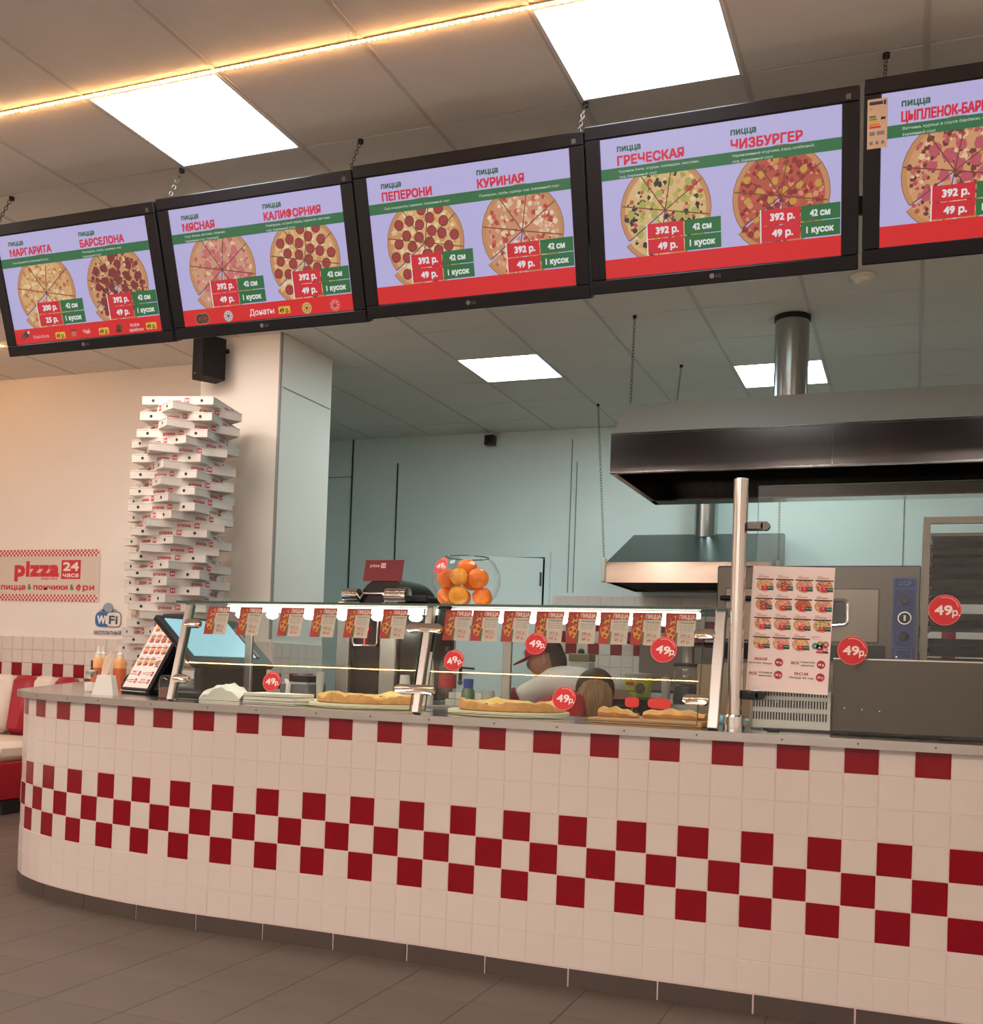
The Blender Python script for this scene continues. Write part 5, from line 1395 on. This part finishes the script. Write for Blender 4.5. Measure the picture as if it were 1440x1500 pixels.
def head_mesh():
    """0.23 m tall head looking to -Y, centre at the origin"""
    def f(d):
        k = 1.0
        if d.y < 0: # face
            k -= .04 * max(0, -d.z) * 1.0
            if abs(d.x) < .22 and -.35 < d.z < .12: k += .13 * (1 - abs(d.x) / .22) * (1 - abs(d.z + .18) / .3) if abs(d.z + .18) < .3 else 0   # nose
            for sx in (-1, 1):
                q = (d.x - sx * .33) ** 2 + (d.z - .06) ** 2
                if q < .03: k -= .05 * (1 - q / .03)                                                                  # eye sockets
            q = (d.x) ** 2 / .1 + (d.z + .5) ** 2 / .01
            if q < 1: k += .03 * (1 - q)                                                                               # lips
            if abs(d.z - .22) < .09 and abs(d.x) < .6: k += .02                                                      # brow
            if d.z < -.7 and abs(d.x) < .4: k += .05                                                                    # chin
        return k
    g_ = G(); g_.ball((0, 0, 0), .115, 40, 28, (.68, .84, 1.0), f)
    for sx in (-1, 1): g_.ball((sx * .080, .012, -.01), .028, 12, 8, (.35, .6, 1.0))
    return g_.mesh('head', SKIN, True)
def hand(nodes, edges, wrist, dirv, side):
    """palm and five bent fingers added to a skin skeleton"""
    d = Vector(dirv).normalized(); s_ = d.cross(Vector((0, 0, 1))).normalized() * side; dn = Vector((0, 0, -1))
    base = len(nodes); P = nodes[wrist][0]
    palm = Vector(P) + d * .05; nodes.append((tuple(palm), (.036, .016))); edges.append((wrist, base))
    for k in range(4):
        o0 = palm + d * .03 + s_ * (-.027 + .018 * k); L_ = (.032, .036, .034, .026)[k]
        i = len(nodes); nodes.append((tuple(o0), .0095)); edges.append((base, i))
        nodes.append((tuple(o0 + d * L_ + dn * .008), .0085)); edges.append((i, i + 1))
        nodes.append((tuple(o0 + d * L_ * 1.6 + dn * .03), .0075)); edges.append((i + 1, i + 2))
    i = len(nodes); nodes.append((tuple(palm - s_ * .04 - d * .02), .011)); edges.append((base, i))
    nodes.append((tuple(palm - s_ * .055 + d * .015 + dn * .012), .009)); edges.append((i, i + 1))
def worker(name_label, J, headM, top_mat, sleeve_mat, trouser=TROUS):
    """J: joint positions in world space"""
    root_ = J['hip'].copy(); root_.z = 0
    t_ = thing('person', name_label, 'person', root_)
    off_ = -root_
    def Q(k): return tuple(J[k] + off_)
    nodes = [(Q('hip'), (.15, .11)), (Q('waist'), (.135, .10)), (Q('chest'), (.16, .115)), (Q('neckb'), (.075, .07)), (Q('neck'), .052)]
    edges = [(0, 1), (1, 2), (2, 3), (3, 4)]
    for s_ in 'lr':
        i = len(nodes)
        nodes += [(Q('sh' + s_), .062), (Q('el' + s_), .045), (Q('wr' + s_), .029)]; edges += [(2, i), (i, i + 1), (i + 1, i + 2)]
        dv = J['wr' + s_] - J['el' + s_]; hand(nodes, edges, i + 2, dv, 1 if s_ == 'l' else -1)
    for s_ in 'lr':
        i = len(nodes)
        nodes += [(Q('hp' + s_), .092), (Q('kn' + s_), .062), (Q('an' + s_), .045), (Q('to' + s_), .038)]; edges += [(0, i), (i, i + 1), (i + 1, i + 2), (i + 2, i + 3)]
    body = skin_mesh('body', nodes, edges)
    hm = head_mesh(); loc = T(off_) @ headM
    me = join_meshes('body', [(body, None), (hm, loc)]); me.materials.append(SKIN)
    link('body', me, t_)
    # shirt: torso and upper arms a little outside the body
    sn = [(Q('hip'), (.165, .122)), (Q('waist'), (.15, .115)), (Q('chest'), (.175, .13)), (Q('neckb'), (.088, .082))]
    se = [(0, 1), (1, 2), (2, 3)]
    for s_ in 'lr':
        i = len(sn); mid = J['sh' + s_].lerp(J['el' + s_], .75)
        sn += [(Q('sh' + s_), .078), (tuple(mid + off_), .064)]; se += [(2, i), (i, i + 1)]
    sm = skin_mesh('shirt', sn, se); sm.materials.append(top_mat); link('shirt', sm, t_)
    for s_ in 'lr':
        a_ = J['sh' + s_].lerp(J['el' + s_], .62) + off_; b_ = J['sh' + s_].lerp(J['el' + s_], .92) + off_
        G().tube([a_, a_.lerp(b_, .5), b_], [.068, .068, .064], 16).build('sleeve_cuff', sleeve_mat, t_, None, True)
    tn = [(tuple(J['hip'] + off_ + Vector((0, 0, -.02))), (.16, .12))]; te = []
    for s_ in 'lr':
        i = len(tn); tn += [(Q('hp' + s_), .104), (Q('kn' + s_), .074), (tuple(J['an' + s_] + off_ + Vector((0, 0, .03))), .058)]; te += [(0, i), (i, i + 1), (i + 1, i + 2)]
    tm = skin_mesh('trousers', tn, te); tm.materials.append(trouser); link('trousers', tm, t_)
    for s_ in 'lr':
        a_ = J['an' + s_] + off_; b_ = J['to' + s_] + off_; dd = (b_ - a_); dd.z = 0; dd.normalize()
        c_ = (a_ + b_) / 2; Mx = frame((c_.x, c_.y, 0), dd, (0, 0, 1))
        G().box((0.01, 0, .045), (.27, .095, .09), .03).build('shoe', BLACKP, t_, Mx, True)
    return t_, loc
V3 = lambda *a: Vector(a)
# first worker: bent over the table facing left, red cap
J = dict(hip=V3(-1.40, 5.45, .90), waist=V3(-1.50, 5.46, .955), chest=V3(-1.69, 5.48, .985), neckb=V3(-1.78, 5.50, 1.04), neck=V3(-1.80, 5.50, 1.09),
         shl=V3(-1.77, 5.32, .98), ell=V3(-1.98, 5.26, .87), wrl=V3(-2.14, 5.40, .78), shr=V3(-1.77, 5.62, 1.0), elr=V3(-1.92, 5.64, .88), wrr=V3(-2.10, 5.56, .84),
         hpl=V3(-1.38, 5.36, .84), knl=V3(-1.42, 5.33, .47), anl=V3(-1.36, 5.34, .09), tol=V3(-1.50, 5.32, .045), hpr=V3(-1.38, 5.55, .84), knr=V3(-1.40, 5.60, .47), anr=V3(-1.32, 5.62, .09), tor=V3(-1.46, 5.64, .045))
hM = T((-1.845, 5.50, 1.125)) @ Rz(math.radians(-82)) @ Rx(math.radians(14))
kf = 1.03
for k in J: J[k] = V3(J[k].x * kf, J[k].y * kf, J[k].z if J[k].z < .5 else 1.063 + (J[k].z - 1.063) * kf)
hM = T((-1.845 * kf, 5.50 * kf, 1.127)) @ Rz(math.radians(-82)) @ Rx(math.radians(14))
p1, loc1 = worker('worker in a red cap and white shirt, bending to the left behind the case', J, hM, CLOTHW, CLOTHB)
g = G(); g.ball((0, .004, .022), .122, 28, 14, (.74, .90, .90), lambda d: 1.0)
# cap keeps the upper half
g2 = G(); keep = [f for f in g.f if all(g.v[i][2] > .020 for i in f)]; g2.v = g.v; g2.f = keep; g2.mi = [0 if sum(g.v[i][1] for i in f) / len(f) < .035 else 1 for f in keep]
cap = g2.build('cap', [CLOTHR, HAIRD], p1, loc1, True)
g = G(); pts = []
for i in range(13):
    a = -PI + PI * i / 12
    pts.append((.078 * math.cos(a), -.055 + .125 * math.sin(a) * 1.0, .028 - .028 * abs(math.sin(a))))
n_ = len(pts); g.add([(x, y, z) for x, y, z in pts] + [(x, y, z + .004) for x, y, z in pts], [tuple(range(n_)), tuple(range(n_, 2 * n_))[::-1]] + [(i, i + n_, (i + 1) % n_ + n_, (i + 1) % n_) for i in range(n_)])
g.build('visor', CLOTHR, cap)
c = Canvas(); c.rect(-.012, .012, -.008, .008, rgb(226, 190, 180)); c.build('cap_badge', PRINT, cap, T((0, -.108, .06)) @ Rx(math.radians(-25)))
g = G(); g.ball((0, .02, -.022), .120, 24, 12, (.73, .86, .86)); g2 = G(); g2.v = g.v; g2.f = [f for f in g.f if all(g.v[i][1] > .030 for i in f) and all(g.v[i][2] < .05 for i in f)]; g2.mi = [0] * len(g2.f)
g2.build('hair', HAIRD, p1, loc1, True)
for sx in (-1, 1):
    g = G(); g.ball((sx * .028, -.087, .008), .012, 10, 8, (1, .6, .7)); g.build('eye', WHITEP, p1, loc1, True)
G().tube([J['neckb'] - Vector((J['hip'].x, J['hip'].y, 0)) + Vector((.075 * math.cos(a), .075 * math.sin(a), .0)) for a in [2 * PI * k / 16 for k in range(16)]], .014, 8, True).build('collar', CLOTHB, p1, None, True)
# second worker: bending away, fair hair over the shoulder, red top
J = dict(hip=V3(-1.80, 5.00, .80), waist=V3(-1.72, 5.03, .84), chest=V3(-1.60, 5.08, .88), neckb=V3(-1.53, 5.13, .95), neck=V3(-1.51, 5.15, .98),
         shl=V3(-1.58, 4.97, .90), ell=V3(-1.50, 4.86, .70), wrl=V3(-1.36, 4.93, .60), shr=V3(-1.52, 5.22, .88), elr=V3(-1.34, 5.16, .74), wrr=V3(-1.30, 5.04, .62),
         hpl=V3(-1.82, 4.92, .76), knl=V3(-1.66, 4.93, .42), anl=V3(-1.80, 4.95, .09), tol=V3(-1.67, 4.95, .045), hpr=V3(-1.82, 5.08, .76), knr=V3(-1.66, 5.12, .42), anr=V3(-1.80, 5.13, .09), tor=V3(-1.67, 5.15, .045))
for k in J: J[k] = J[k] + V3(-.01, .19, -.03)
hM = T((-1.475, 5.285, 1.005)) @ Rz(math.radians(35)) @ Rx(math.radians(28))
hM = T((-1.515, 5.34, .955)) @ Rz(math.radians(160)) @ Rx(math.radians(30))
p2, loc2 = worker('worker with long fair hair and a red top, bending down behind the case', J, hM, CLOTHR, CLOTHR)
o_ = Vector((J['hip'].x, J['hip'].y, 0))
g = G(); g.ball((0, .006, .018), .124, 26, 14, (.76, .9, .92)); g2 = G(); g2.v = g.v; g2.f = [f for f in g.f if all(g.v[i][2] > -.01 or g.v[i][1] > .03 for i in f)]; g2.mi = [0] * len(g2.f)
g2.build('hair', HAIRD, p2, loc2, True)
g = G(); hc = V3(-1.485, 5.25, .905) - o_
g.ball(hc, .085, 20, 14, (.95, .75, 1.45))
for k in range(26):
    a = PI + PI * k / 25
    pts = []
    for q in range(8):
        ph = .25 + 2.5 * q / 7; rr = .083 * math.sin(ph) + .004
        pts.append(hc + V3(rr * 1.0 * math.cos(a) + .006 * math.sin(q * 1.3 + k), rr * .80 * math.sin(a), .122 * math.cos(ph)))
    g.tube(pts, [.004, .008, .009, .010, .010, .009, .008, .003], 6)
g.build('long_hair', HAIRB, p2, None, True)
c = Canvas(); c.text('N', 0, 0, .022, rgb(236, 220, 214), 0, bold=.04); c.build('shirt_print', PRINT, p2, T(V3(-1.545, 4.985, .905) - o_) @ Rz(.2))
print('OBJECTS', len(bpy.data.objects))
